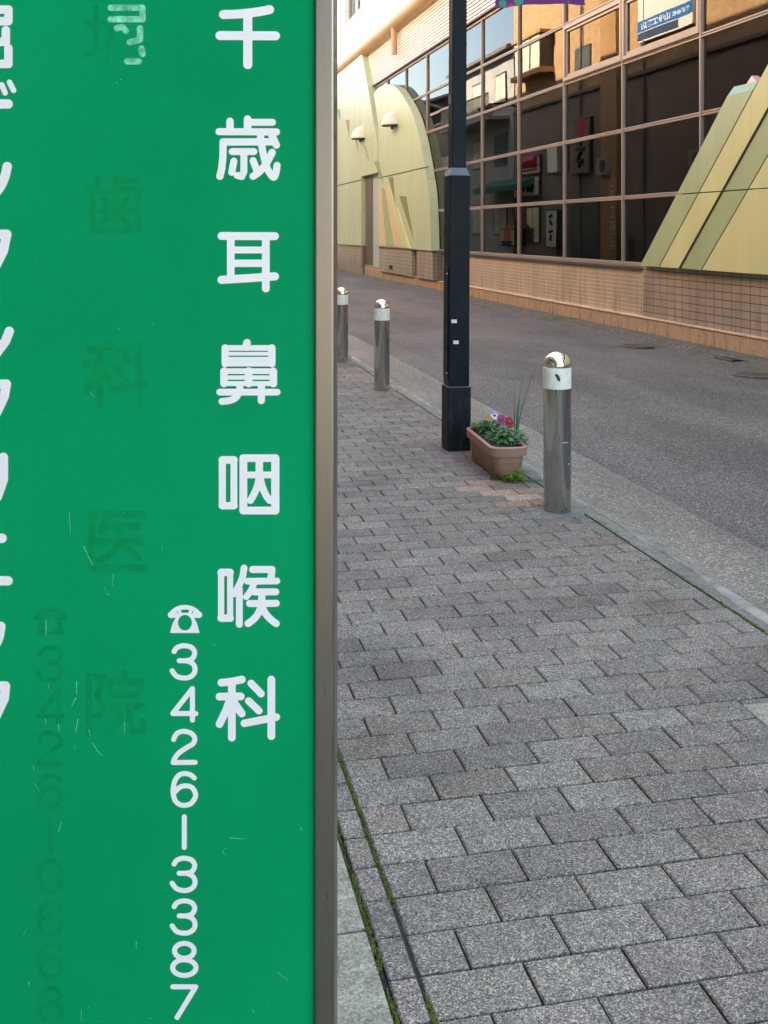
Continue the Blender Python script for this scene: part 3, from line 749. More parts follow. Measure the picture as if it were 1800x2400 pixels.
b.box(XL+.014, XL+.022, arch[-4][0]+.02, dN, seam_z-.012, seam_z+.012); P(b, 'panel_seam', M['seam'])
b = MB(); z = on_x(800, 433, XL).z; b.box(XL-.005, XL+.002, dF, 60, z-.014, z+.014); P(b, 'panel_seam', M['seam'])
b = MB(); z = on_x(815, 205, XL).z; b.box(XL-.005, XL+.002, on_x(856, 205, XL).y+.3, 60, z-.01, z+.01); P(b, 'panel_seam', M['tan'])
# darts: raised folds that taper down to the panel, side shade put into their colour
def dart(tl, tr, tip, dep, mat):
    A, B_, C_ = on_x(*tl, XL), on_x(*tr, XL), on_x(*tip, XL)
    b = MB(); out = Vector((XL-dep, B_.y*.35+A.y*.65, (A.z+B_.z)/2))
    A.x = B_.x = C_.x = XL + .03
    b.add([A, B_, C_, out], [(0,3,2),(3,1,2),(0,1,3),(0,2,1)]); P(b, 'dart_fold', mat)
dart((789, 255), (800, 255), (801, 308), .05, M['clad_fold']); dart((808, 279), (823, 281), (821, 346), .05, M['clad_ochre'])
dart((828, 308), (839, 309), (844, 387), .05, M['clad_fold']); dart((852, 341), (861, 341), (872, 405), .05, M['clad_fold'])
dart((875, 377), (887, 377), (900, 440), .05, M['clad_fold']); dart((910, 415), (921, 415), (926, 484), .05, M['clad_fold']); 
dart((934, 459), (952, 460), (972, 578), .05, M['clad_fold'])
# sloping bands below the darts
def band(pts, x, mat):
    b = MB(); b.prism_x(L(*pts, x=x), x, XL+.03); P(b, 'sloping_band', mat)
band(((886, 440), (893, 440), (905, 577), (888, 576)), XL-.010, M['clad_peach'])
band(((893, 442), (901, 442), (922, 578.5), (905.6, 577)), XL-.004, M['clad_green'])
band(((902, 440), (912, 440), (941, 580), (922.6, 578.5)), XL-.012, M['clad_peach'])
band(((926, 486), (930, 486), (960, 582), (942, 580)), XL-.006, M['clad_yellow'])
# doorway
b = MB(); b.box(XL+.004, 6.74, dF+.001, dF+.05, .22, dz); P(b, 'door_jamb', M['brown_wall'])
b = MB(); b.box(6.70, 6.74, dN-.2, dF, .32, dz); P(b, 'door', M['door_paint'])
b = MB(); b.box(6.685, 6.699, (dF+dN)/2+.15, dF, .32, dz-.002); P(b, 'far_jamb_face', M['tile_shade'])  # flat panel standing in for the deep dark far jamb
b = MB(); b.box(XL+.03, 6.74, dN-.2, dF, dz+.001, dz+.08); P(b, 'door_head', M['mullion_dark'])
b = MB(); b.box(6.652, 6.74, dN-.2, dF, -.03, .32); P(b, 'door_step', M['ledge'])
# tiled base with recesses, their shade put into a darker tile
XT = 6.60
b = MB(); ye = on_x(1023, 590, XT).y; 
pil = [on_x(u, 620, XT).y for u in (965, 977)]
b.box(XT, 6.9, dF, 60, -.02, zbase-.012); b.box(XT, 6.9, pil[0], dN, .222, zbase-.012); b.box(XT, 6.9, on_x(1014, 620, XT).y, pil[1], .222, zbase-.012)
P(b, 'cladding_base', M['tile_far'])
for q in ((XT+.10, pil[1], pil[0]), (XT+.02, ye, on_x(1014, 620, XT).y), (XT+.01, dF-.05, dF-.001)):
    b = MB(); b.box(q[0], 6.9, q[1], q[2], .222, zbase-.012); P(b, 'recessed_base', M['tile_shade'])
b = MB(); b.box(XT-.03, 6.9, pil[0], dN, zbase-.012, zbase+.004); b.box(XT-.03, 6.9, dF, 60, zbase-.012, zbase+.004); b.box(XT-.03, 6.9, ye, pil[0], zbase-.012, zbase+.004); P(b, 'base_trim', M['mullion_dark'])
q0, q1 = on_x(912, 621, XT), on_x(920, 632, XT); b = MB(); b.box(XT-.004, XT+.05, q1.y, q0.y, q1.z, q0.z); P(b, 'vent_hole', M['hole'])
q0, q1 = on_x(786, 600, XT), on_x(791, 612, XT); b = MB(); b.box(XT-.004, XT+.05, q1.y, q0.y, q1.z, q0.z); P(b, 'vent_hole', M['hole'])
# two half-dome wall lights
def sconce(u, v):
    c = on_x(u, v, XL+.02); r = 0.40
    b = MB(); vs, fs = [], []; nu, nv = 14, 8
    for i in range(nv+1):
        ph = math.pi/2*i/nv
        for k in range(nu+1):
            an = math.pi/2 + math.pi*k/nu
            vs.append((c.x + r*.95*math.cos(an)*math.cos(ph)*1.0, c.y + r*math.sin(an)*math.cos(ph), c.z + r*1.0*math.sin(ph)))
    for i in range(nv):
        for k in range(nu): fs.append((i*(nu+1)+k, i*(nu+1)+k+1, (i+1)*(nu+1)+k+1, (i+1)*(nu+1)+k))
    b.add(vs, fs); s_ = P(b, 'wall_light', M['sconce'], smooth=True)
    b = MB(); b.box(c.x-r*.8, c.x, c.y-r*.7, c.y+r*.7, c.z-.022, c.z-.004, 0, .006); b.tube([(c.x-.1, c.y-.05, c.z-.04), (c.x-.1, c.y-.05, c.z-.11)], .04, 10); P(b, 'light_tray', M['mullion_dark'], s_)
sconce(926, 294); sconce(851, 325)

# ------------------------------------------------------------------ GREEN SIGN in the foreground
ZSG = 1.70; K = ZSG / F
sign = thing('green_sign', 'tall green clinic sign with white lettering in a steel frame', 'sign', (ZSG*ST, ZSG*CT, 0), -TH)
def sx(u): return (u - 900)*K
def sz(v): return H + (HOR - v)*K
SL, SR, SB, STP = sx(-290), sx(783), 0.07, sz(-420)
tw = 46*K
b = MB(); b.box(SL+tw, SR-tw, 0.004, 0.118, SB+tw, STP-tw); b.build('panel', M['sign_green'], sign)
def bar(x0, x1, z0, z1, name='frame'):
    b = MB(); b.box(x0, x1, -0.004, 0.126, z0, z1, 0, 0.0035); return b.build(name, M['steel_trim'], sign)
bar(SR-tw, SR, SB, STP); bar(SL, SL+tw, SB, STP); bar(SL+tw, SR-tw, STP-tw, STP); bar(SL+tw, SR-tw, SB, SB+tw)
b = MB(); b.box(SL+.06, SR-.06, .015, .107, 0.0, SB, 0, .004); b.build('foot', M['steel_trim'], sign)

def seg_d(px, py, a, c):
    ax, ay = a; bx, by = c; dx, dy = bx-ax, by-ay; L2 = dx*dx+dy*dy
    t = np.clip(((px-ax)*dx + (py-ay)*dy)/L2, 0, 1) if L2 > 0 else 0
    return np.hypot(px-ax-t*dx, py-ay-t*dy)
def smooth_path(pts):
    if len(pts) < 4: return pts
    P_ = [np.array(p, float) for p in pts]; out = []
    for i in range(len(P_)-1):
        p0, p1, p2, p3 = P_[max(i-1, 0)], P_[i], P_[i+1], P_[min(i+2, len(P_)-1)]
        for t in np.linspace(0, 1, 6, endpoint=False):
            out.append(tuple(0.5*((2*p1) + (-p0+p2)*t + (2*p0-5*p1+4*p2-p3)*t*t + (-p0+3*p1-3*p2+p3)*t**3)))
    out.append(tuple(P_[-1])); return out
def poly_sd(px, py, poly):
    d = np.full(px.shape, 1e9); ins = np.zeros(px.shape, bool); n = len(poly)
    for i in range(n):
        a, c = poly[i], poly[(i+1) % n]; d = np.minimum(d, seg_d(px, py, a, c))
        cond = (a[1] > py) != (c[1] > py)
        with np.errstate(divide='ignore', invalid='ignore'):
            xi = (c[0]-a[0])*(py-a[1])/(c[1]-a[1] if c[1] != a[1] else 1e-9) + a[0]
        ins ^= cond & (px < xi)
    return np.where(ins, -d, d)
def glyph(strokes, name, mat, y=-0.0003, step=1.25, polys=(), cuts=(), thick=0.0003):
    """strokes: (points in photo px, radius, smooth?) -> one flat letter cut from film on the sign face"""
    xs = [p[0] for s_ in strokes for p in s_[0]] + [p[0] for q in polys for p in q]; zs = [p[1] for s_ in strokes for p in s_[0]] + [p[1] for q in polys for p in q]
    rm = max([s_[1] for s_ in strokes] + [1]) + 3
    gx = np.arange(min(xs)-rm, max(xs)+rm+step, step); gy = np.arange(min(zs)-rm, max(zs)+rm+step, step)
    PX, PY = np.meshgrid(gx, gy); D = np.full(PX.shape, 1e9)
    for s_ in strokes:
        pts = smooth_path(s_[0]) if (len(s_) > 2 and s_[2]) else s_[0]
        for a, c in zip(pts, pts[1:]): D = np.minimum(D, seg_d(PX, PY, a, c) - s_[1])
    for q in polys: D = np.minimum(D, poly_sd(PX, PY, q) - 1.2)
    for c in cuts:
        if c[0] == 'e': D = np.maximum(D, -((np.hypot((PX-c[1])/c[3], (PY-c[2])/c[4]) - 1)*min(c[3], c[4])))
        else: D = np.maximum(D, -(np.maximum(np.abs(PX-c[1])-c[3], np.abs(PY-c[2])-c[4])))
    b = MB(); ny, nx = D.shape; inside = D < 0
    def w(x_, y_): return (sx(x_), y, sz(y_))
    for j in range(ny-1):
        full = inside[j, :-1] & inside[j, 1:] & inside[j+1, :-1] & inside[j+1, 1:]
        anyc = inside[j, :-1] | inside[j, 1:] | inside[j+1, :-1] | inside[j+1, 1:]
        i = 0
        while i < nx-1:
            if full[i]:
                k = i
                while k < nx-1 and full[k]: k += 1
                b.add([w(gx[i], gy[j+1]), w(gx[k], gy[j+1]), w(gx[k], gy[j]), w(gx[i], gy[j])], [(0,1,2,3)]); i = k; continue
            if anyc[i]:
                cn = [(i, j+1), (i+1, j+1), (i+1, j), (i, j)]; pts = []
                for q in range(4):
                    (i0, j0), (i1, j1) = cn[q], cn[(q+1) % 4]; d0, d1 = D[j0, i0], D[j1, i1]
                    if d0 < 0: pts.append(w(gx[i0], gy[j0]))
                    if (d0 < 0) != (d1 < 0):
                        t = d0/(d0-d1); pts.append(w(gx[i0]+(gx[i1]-gx[i0])*t, gy[j0]+(gy[j1]-gy[j0])*t))
                if len(pts) >= 3: b.add(pts, [tuple(range(len(pts)))])
            i += 1
    return b.build(name, mat, sign)
FACE = 0.004 - 0.0004
def G(strokes, name, mat=None, **kw): return glyph(strokes, name, mat or M['letter'], y=kw.pop('y', FACE), **kw)
def cs(sc, ox, oy, strokes):                                  # crop coordinates -> photo pixels
    return [([(ox + x/sc, oy + y/sc) for x, y in s_[0]], s_[1]/sc) + tuple(s_[2:]) for s_ in strokes]
SE = cs(4.917, 460, 0, [([(310,162),(450,158),(600,145),(730,128),(842,105)], 52, 1), ([(270,405),(910,408)], 52), ([(590,150),(590,740)], 52)])
SAI = cs(4.917, 460, 0, [([(385,1395),(385,1500)], 43), ([(588,1370),(588,1510)], 44), ([(600,1407),(875,1407)], 40), ([(258,1515),(922,1518)], 41),
    ([(268,2030),(290,1940),(304,1800),(305,1634),(860,1632)], 42), ([(735,1540),(745,1640),(775,1800),(820,1950),(885,2040),(915,1990),(928,1905)], 41, 1),
    ([(870,1560),(920,1670)], 42), ([(872,1755),(800,1890),(720,1980),(652,2030)], 42, 1), ([(410,1745),(660,1745)], 40), ([(545,1745),(545,1980),(520,2033),(468,2020)], 40), ([(430,1855),(405,1985)], 40), ([(652,1850),(690,1950)], 41)])
MIMI = cs(4.708, 460, 500, [([(275,250),(865,252)], 44), ([(377,260),(377,700)], 42), ([(765,260),(765,830)], 43), ([(377,405),(765,405)], 38), ([(377,552),(765,552)], 41), ([(275,735),(400,728),(600,715),(760,703),(865,697)], 45)])
def rect(x0, x1, y0, y1, rx0, rx1, ry0, ry1):
    return [([(x0,y0),(x0,y1)], rx0), ([(x1,y0),(x1,y1)], rx1), ([(x0,y0),(x1,y0)], ry0), ([(x0,y1),(x1,y1)], ry1)]
HANA = cs(4.708, 460, 500, [([(557,1430),(545,1480)], 42)] + rect(315, 832, 1488, 1662, 40, 40, 31, 30) + [([(330,1552),(820,1552)], 20), ([(330,1607),(820,1607)], 20)] +
    rect(302, 848, 1745, 1882, 41, 41, 31, 27) + [([(310,1815),(840,1815)], 23), ([(575,1745),(575,1880)], 43), ([(255,1977),(890,1977)], 37), ([(475,1900),(475,1960),(440,2030),(370,2068),(280,2080)], 38, 1), ([(715,1900),(715,2070)], 40)])
NODO = cs(4.808, 460, 1040, rect(290, 420, 188, 705, 40, 38, 43, 42) + rect(527, 888, 168, 760, 44, 46, 43, 44) + [([(560,357),(850,357)], 38), ([(707,190),(707,385)], 42), ([(707,370),(690,470),(650,570),(607,645)], 40, 1), ([(715,390),(745,500),(785,590),(825,645)], 40, 1)])
KOU = cs(4.808, 460, 1040, rect(276, 378, 1458, 1975, 35, 34, 42, 42) + [([(535,1408),(515,1520),(470,1620),(425,1700)], 38, 1), ([(482,1650),(482,2045)], 39), ([(632,1425),(850,1425),(837,1545)], 40), ([(575,1558),(905,1555)], 38),
    ([(650,1580),(615,1660),(560,1735)], 36), ([(650,1678),(893,1678)], 40), ([(735,1690),(735,1800)], 40), ([(598,1810),(898,1808)], 40), ([(735,1830),(690,1930),(640,1990),(580,2035)], 40, 1), ([(740,1860),(790,1940),(850,2000),(898,2035)], 40, 1)])
KA = cs(4.4235, 360, 1400, [([(700,895),(800,885),(912,862)], 40), ([(680,1040),(900,1037)], 40), ([(808,890),(808,1465)], 40), ([(795,1060),(745,1190),(680,1325)], 40), ([(830,1100),(910,1215)], 40), ([(1008,902),(1112,1010)], 38), ([(983,1085),(1090,1187)], 38), ([(938,1317),(1100,1285),(1270,1252)], 39), ([(1218,862),(1218,1450)], 40)])
for st in (SE, SAI, MIMI, HANA, NODO, KOU, KA): G(st, 'kanji_character')
def ell(cx, cy, rx, ry, n=28): return [(cx+rx*math.cos(2*math.pi*k/n), cy+ry*math.sin(2*math.pi*k/n)) for k in range(n+1)]
W = 5.9
DIG = {  # centred on (0,0), photo px
 '3': [([(-24,-24.5),(-18,-33),(-7,-37.6),(4,-38),(17,-34),(24,-24),(22.5,-13.5),(15,-5.5),(2,-3),(-12,-3)], W, 1), ([(4,-3),(18,2.5),(25,14),(22.5,27.5),(11,36),(-2.5,37.6),(-17,34),(-25,26),(-28.5,20.5)], W, 1)],
 '4': [([(19,37),(19,-37),(-27,21.5),(27,22)], W)],
 '2': [([(-25,-18),(-19,-30.5),(-8,-36.5),(5.5,-36.5),(19,-30.5),(24.5,-19.5),(20,-8),(5.5,1),(-12.5,13.5),(-22.5,26),(-26,36)], W, 1), ([(-25,36),(25.5,35.5)], W)],
 '6': [([(23.5,-27),(15,-34),(2,-37.3),(-11.5,-34),(-21.5,-21.5),(-26,-3.5),(-26,10),(-21.5,26),(-11.5,35),(1,37.3),(15.5,33),(25.5,19),(25.5,8),(18,-4.5),(4.5,-8.5),(-10,-5.5),(-22.5,6)], W, 1)],
 '8': [(ell(0, -20, 23, 17.5), W), (ell(0, 19.5, 27.5, 18.5), W)],
 '0': [(ell(0, 0, 27, 37), W)],
 '7': [([(-27,-36),(27,-36),(-17,36)], W)],
 '-': [([(0,-36),(0,36)], W)] }
def at(st, ox, oy, k=1.0): return [([(ox+x*k, oy+y*k) for x, y in s_[0]], s_[1]*k) + tuple(s_[2:]) for s_ in st]
for ch, y in zip('3426-3387', (1553.7, 1653, 1753.8, 1853, 1953.3, 2052.8, 2153, 2252, 2352.6)): G(at(DIG[ch], 431, y), 'dash_mark' if ch == '-' else 'digit_character')
def tel(ox, oy):
    q = lambda x, y: (ox + (x-320)/4.4235, oy + (y-235)/4.4235)
    st = [([q(182,178),q(205,150),q(255,122),q(320,112),q(385,122),q(435,150),q(460,178)], 24/4.4235, 1), ([q(175,190),q(210,188)], 34/4.4235), ([q(430,188),q(465,190)], 34/4.4235), ([q(265,160),q(265,190)], 18/4.4235), ([q(375,160),q(375,190)], 18/4.4235)]
    po = [[q(255,175),q(385,175),q(405,215),q(440,280),q(466,374),q(172,374),q(195,285),q(235,215)]]
    cu = [('e', *q(320,272), 72/4.4235, 80/4.4235), ('r', *q(320,153), 36/4.4235, 13/4.4235)]
    return st, po, cu
st, po, cu = tel(432.5, 1453); G(st, 'telephone_symbol', polys=po, cuts=cu)
# second clinic name, running off the left edge of the picture
KB = [(SL and s_) for s_ in ()]
HORI = [[(6,32),(32,32)], [(19,8),(19,76)], [(4,82),(34,72)], [(42,8),(42,50),(34,92)], [(42,8),(92,8),(92,26),(42,26)], [(68,34),(68,92)], [(50,40),(50,58),(88,58),(88,40)], [(46,68),(46,92),(92,92),(92,68)]]
def box100(st, ox, oy, size, r): return [([(ox+(x-50)*size/100, oy+(y-50)*size/100) for x, y in s_], r) for s_ in st]
G(box100(HORI, -46, 85, 152, 10), 'kanji_character')
r = 11
DE = [([(-95,200),(-25,200)], r), ([(-115,243),(17,243)], r), ([(-45,243),(-52,290),(-85,322)], r), ([(20.5,192),(30,211)], 6.5), ([(2,198),(10,217)], 6.5)]
NN = [([(15,390),(8,418),(-8,447),(-45,480),(-100,500)], r, 1), ([(-105,400),(-70,425)], r)]
TA = [([(-50,515),(-75,570),(-110,605)], r), ([(-60,549),(14,549),(6,588),(-15,630),(-50,662),(-95,685)], r), ([(-60,590),(-20,615)], r)]
RU = [([(20,777),(11,800),(-10,828),(-40,848),(-40,720)], r), ([(-85,730),(-85,790),(-115,850)], r)]
KU1 = [([(-60,865),(-80,920),(-110,950)], r), ([(-65,901),(13,901),(8,930),(-12,972),(-55,1012),(-95,1030)], r)]
RI = [([(6,1073),(6,1125),(-8,1165),(-45,1195)], r), ([(-85,1070),(-85,1140)], r)]
NI = [([(-90,1263),(3,1263)], r), ([(-110,1363),(17,1363)], r)]
TU = [([(0,1470),(-8,1505),(-35,1535),(-75,1555)], r, 1), ([(-95,1475),(-85,1500)], r), ([(-55,1465),(-45,1490)], r)]
KU2 = [([(-60,1575),(-80,1630),(-110,1660)], r), ([(-65,1610),(11,1610),(8,1640),(-12,1682),(-55,1722),(-95,1740)], r)]
for st in (DE, NN, TA, RU, KU1, RI, NI, TU, KU2): G(st, 'kana_character')
# traces of peeled-off lettering
HA = [[(50,5),(50,30)],[(50,17),(85,17)],[(22,14),(22,30)],[(8,32),(92,32)],[(14,42),(14,95),(86,95),(86,42)],[(26,64),(74,64)],[(50,42),(50,88)],[(33,46),(38,57)],[(67,46),(62,57)],[(48,66),(28,84)],[(52,66),(72,84)]]
I_ = [[(92,8),(12,8),(12,92),(94,92)],[(36,14),(26,34)],[(32,26),(84,26)],[(24,50),(88,50)],[(56,26),(56,50),(46,68),(24,80)],[(58,54),(86,78)]]
IN = [[(10,6),(10,96)],[(10,8),(34,8),(24,36),(36,56),(26,70),(14,70)],[(66,2),(66,14)],[(44,30),(44,16),(92,16),(92,30)],[(52,36),(84,36)],[(42,54),(94,54)],[(60,54),(58,76),(42,94)],[(74,54),(74,88),(80,93),(94,92),(95,78)]]
GY = 0.004 - 0.0002
ka_c = [([(x-582+270.5, y-1650+868) for x, y in s_[0]], s_[1]) for s_ in KA]
for st in (box100(HA, 269, 473, 150, 7.5), ka_c, box100(I_, 270.5, 1270, 150, 8.5), box100(IN, 266, 1652, 150, 8)): G(st, 'faded_kanji', M['ghost'], y=GY)
G(box100(HORI[:4], 270, 80, 150, 6), 'faded_kanji', M['ghost'], y=GY)
G(box100(HORI[4:5] + [[(72,62),(88,58),(88,40)], [(90,72),(92,80)], [(68,92),(86,92)], [(52,40),(60,38),(66,44)]], 270, 80, 150, 7.5), 'film_remnant', M['ghost_light'], y=GY-.0001)
st, po, cu = tel(116.5, 1458); G(st, 'faded_telephone_symbol', M['ghost'], polys=po, cuts=cu, y=GY)
for ch, y in zip('3426-0668', (1558.8, 1658.7, 1758, 1858, 1960, 2057, 2157, 2257, 2357)): G(at(DIG[ch], 116, y), 'faded_dash' if ch == '-' else 'faded_digit', M['ghost'], y=GY)
# scratches
sc7 = lambda x, y: (x/2.1075, 700+y/2.1075)
scr = [[(410,1225),(435,1280),(455,1320)], [(558,1365),(552,1425)], [(515,1430),(525,1460),(540,1468)], [(802,1225),(797,1255)], [(224,1590),(224,1672)], [(375,1895),(376,1960)], [(372,1975),(350,2020)], [(383,2080),(370,2150)], [(436,2135),(442,2165)], [(613,2095),(613,2158)], [(222,2080),(224,2110)], [(286,2105),(288,2140)], [(455,2200),(475,2235),(503,2265)], [(236,1905),(240,1940)], [(580,155),(593,140)], [(440,460),(462,490)], [(605,1060),(612,1061)], [(165,2395),(195,2445)], [(163,2310),(163,2340)], [(365,2210),(365,2235)],
       [(302,2590),(285,2640)], [(140,3380),(140,3410)], [(398,3520),(399,3580)], [(390,1200),(398,1200)], [(730,3562),(745,3562)], [(130,3110),(110,3160)], [(670,3180),(671,3220)], [(340,1060),(345,1170)]]
stt = [([sc7(*p) for p in s_], random.choice((0.45, 0.6, 0.9))) for s_ in scr]
stt += [([(362+x/4.253, 1880+y/4.253) for x, y in s_], 0.7) for s_ in ([(1225,1710),(1275,1750),(1310,1765),(1325,1805)], [(980,2080),(985,2105),(995,2110)], [(1150,1985),(1155,1990)], [(740,368),(910,380)])]
stt += [([(272,193),(274,195)], 1.2), ([(281,186),(283,185)], 1.2), ([(704,1941),(707,1950)], 1.2), ([(528,1990),(520,2000),(530,2008)], .5), ([(500,1512),(504,1516)], .9)]
for _ in range(45):
    u, v = random.uniform(20, 730), random.uniform(0, 2390)
    if 455 < u < 665 and v < 1760 or 385 < u < 480 and v > 1400: continue
    stt.append(([(u, v), (u+random.uniform(-3, 3), v+random.uniform(1, 9))], random.uniform(.25, .5)))
b = MB()
for pts, r_ in stt:
    for (a, c) in zip(pts, pts[1:]):
        d = Vector((c[0]-a[0], c[1]-a[1])); 
        if d.length < 1e-6: continue
        nrm = Vector((-d.y, d.x)).normalized()*r_
        b.add([(sx(a[0]+nrm.x), FACE-.00015, sz(a[1]+nrm.y)), (sx(c[0]+nrm.x*.5), FACE-.00015, sz(c[1]+nrm.y*.5)), (sx(c[0]-nrm.x*.5), FACE-.00015, sz(c[1]-nrm.y*.5)), (sx(a[0]-nrm.x), FACE-.00015, sz(a[1]-nrm.y))], [(0,1,2,3)])
b.build('scratches', M['scratch'], sign)

# ------------------------------------------------------------------ STREET LAMP
PX0, PX1, PY0, PY1 = 1.856, 2.014, 6.72, 6.866
pcx, pcy = (PX0+PX1)/2, (PY0+PY1)/2
lamp = thing('street_lamp', 'dark navy square lamp post with stepped black base beside the flower planter', 'street lamp', (pcx, pcy, 0), 0, 'street lamps')
def sq(w, z0, z1, w2=None, mi=0, bv=.005):
    b = MB()
    if w2 is None: b.box(-w/2, w/2, -w/2, w/2, z0, z1, 0, bv); return b
    a, c = w/2, w2/2
    return b.add([(-a,-a,z0),(a,-a,z0),(a,a,z0),(-a,a,z0),(-c,-c,z1),(c,-c,z1),(c,c,z1),(-c,c,z1)], [(0,3,2,1),(4,5,6,7),(0,1,5,4),(1,2,6,5),(2,3,7,6),(3,0,4,7)])
sq(0.155, -0.02, 0.408).build('base', M['pole_base'], lamp)
sq(0.157, 0.4085, 0.414, bv=.001).build('base_rim', M['pole_edge'], lamp)
sq(0.137, 0.4145, 1.775).build('lower_shaft', M['pole'], lamp)
sq(0.137, 1.775, 1.825, 0.098).build('shoulder', M['pole_edge'], lamp)
sq(0.096, 1.825, 5.35).build('upper_shaft', M['pole'], lamp)
b = MB(); w = .137/2; b.box(-w-.006, -w, -.052, .052, .46, 1.18, 0, .002); hatch = b.build('hatch', M['pole'], lamp)
b = MB()
for z in (.50, 1.14): b.tube([(-w-.010, -.038, z), (-w-.005, -.038, z)], .006, 8)
b.build('screw', M['sticker'], hatch)
for z, dx in ((on_z(1066, 751).z if False else 0.835, -.036), (0.70, -.023)):
    b = MB(); b.box(dx-.018, dx+.018, -w-.0015, -w, z-.011, z+.011); o = b.build('sticker', M['sticker'], lamp); 
b = MB(); b.box(-.045, .045, -.012, .012, 1.78, 1.80); 
b = MB(); b.box(-.054, -.048, -.03, .03, 2.24, 2.30); b.build('bracket', M['pole_edge'], lamp)
b = MB(); b.tube([(0,0,5.3),(.0,0,5.42),(.5,0,5.55),(1.0,0,5.5)], .03, 12); b.build('arm', M['pole'], lamp, smooth=True)
b = MB(); b.lathe([(.02,.16),(.06,.15),(.36,.03),(.37,0),(.20,-.02)], 32, (1.0,0,5.32)); hd = b.build('lamp_head', M['pole'], lamp, smooth=True)
b = MB(); b.lathe([(.19,0),(.15,-.16),(.10,-.20)], 24, (1.0,0,5.30)); b.build('lamp_lens', M['lens'], hd, smooth=True)
lamp.rotation_euler = (0, R(0.25), 0)
lamp2 = copy_tree(lamp); lamp2.location = (pcx, 33.5, 0); lamp2['label'] = 'farther lamp post behind the green sign, its lamp head mirrored in the glass front'
# banner hung from the post
bx0 = on_x(1160, 20, 0).x if False else None
c0 = Vector((pcx, pcy, 0))
def at_depth(u, v, y): d = ray(u, v); k = y/d.y; return Vector((d.x*k, y, H + d.z*k))
q0, q1 = at_depth(1161, 20, pcy), at_depth(1372, 12, pcy)
ban = thing('street_banner', 'purple floral banner hanging from the lamp post', 'banner', (q0.x, pcy, 0))
b = MB(); nx_, nz_ = 16, 12; wB, hB = q1.x-q0.x, 1.15; vs, fs = [], []
for side in (0, 1):
    for j in range(nz_+1):
        for i in range(nx_+1):
            x = wB*i/nx_; z = q0.z + hB*j/nz_ + (0.018*math.sin(math.pi*i/nx_)*(1-j/nz_)) + (q1.z-q0.z)*i/nx_*(1-j/nz_)
            vs.append((x, 0.012*math.sin(i*.9)*(1-j/nz_) + .003*side, z))
n1 = (nx_+1)*(nz_+1)
for j in range(nz_):
    for i in range(nx_):
        a = j*(nx_+1)+i; f = (a, a+1, a+nx_+2, a+nx_+1); fs.append(f); fs.append(tuple(n1+k for k in f[::-1]))
b.add(vs, fs); b.build('cloth', M['banner'], ban, smooth=True)
b = MB(); b.tube([(pcx-q0.x, 0, q0.z+hB), (wB+.02, 0, q0.z+hB)], .012, 8); b.build('rod', M['pole'], ban)

# ------------------------------------------------------------------ BOLLARDS
def bollard(loc, label):
    t = thing('bollard', label, 'bollard', (loc[0], loc[1], 0), 0, 'steel bollards along the kerb'); r = .0695
    b = MB(); b.lathe([(r, -.02), (r, .622)], 48); b.build('post', M['steel_post'], t, smooth=True)
    b = MB(); b.lathe([(r, .6225), (r+.0015, .624), (r+.0015, .727), (r, .7285)], 48); bd = b.build('reflective_band', M['band'], t, smooth=True)
    b = MB(); b.lathe([(r-.001, .729), (r-.0005, .738)] + [((r-.0005)*math.cos(a), .738 + (r-.001)*math.sin(a)) for a in [R(k*6) for k in range(1, 15)]] + [(.002, .807)], 48); b.build('dome_cap', M['chrome'], t, smooth=True)
    return t, bd
B1, bd1 = bollard(BOL[0], 'nearest steel bollard with domed top and a torn patch on its cream band')
ang = math.atan2(-1.0, -.12) - .22
b = MB(); rr = .0695 + .0022
def onband(a, z): return (rr*math.cos(a), rr*math.sin(a), z)
sc_ = [(-.22,.697),(-.10,.702),(0.02,.699),(.12,.690),(.19,.676),(.16,.664),(.05,.666),(-.05,.674),(-.10,.684),(-.15,.690)]
b.add([onband(ang+a, z) for a, z in sc_], [tuple(range(len(sc_)))[::-1]]); b.build('torn_patch', M['band_scar'], bd1)
b = MB(); 
for a0, a1, z in ((.1, .62, .357), (.45, .5, .356)):
    vs = [(( .0697)*math.cos(ang+.25+a0+(a1-a0)*k/8), .0697*math.sin(ang+.25+a0+(a1-a0)*k/8), z+dz_) for k in range(9) for dz_ in (-.0012, .0012)]
    b.add(vs, [(2*k, 2*k+2, 2*k+3, 2*k+1) for k in range(8)])
vs = [(.0698*math.cos(ang+.95+a), .0698*math.sin(ang+.95+a), .246+z) for a, z in ((-.04,-.006),(.05,-.001),(.06,.006),(-.03,.004))]
b.add(vs, [(0,1,2,3)]); b.build('scuff', M['sticker'], B1)
bollard(BOL[1], 'middle steel bollard of the row, beyond the lamp post and clear of the sign')
bollard(BOL[2], 'farthest steel bollard, half hidden at the edge of the green sign')

# ------------------------------------------------------------------ PLANTER AND FLOWERS
prz = R(-3.5)
PLX, PLY = 2.008, 6.19
pl = thing('planter_box', 'terracotta coloured rounded planter trough between lamp post and nearest bollard', 'planter', (PLX, PLY, 0), prz)
def rrect(hx, hy, r, z, n=8):
    pts = []
    for cx, cy, a0 in ((hx-r, hy-r, 0), (-hx+r, hy-r, 90), (-hx+r, -hy+r, 180), (hx-r, -hy+r, 270)):
        for k in range(n+1): a = R(a0 + 90*k/n); pts.append((cx+r*math.cos(a), cy+r*math.sin(a), z))
    return pts
def loft(b, rings, cap0=True, cap1=True):
    n = len(rings[0]); vs = [p for q in rings for p in q]; fs = []
    for i in range(len(rings)-1):
        for k in range(n): fs.append((i*n+k, i*n+(k+1)%n, (i+1)*n+(k+1)%n, (i+1)*n+k))
    if cap0: fs.append(tuple(range(n-1, -1, -1)))
    if cap1: fs.append(tuple((len(rings)-1)*n+k for k in range(n)))
    b.add(vs, fs)
HX, HY = .107, .345
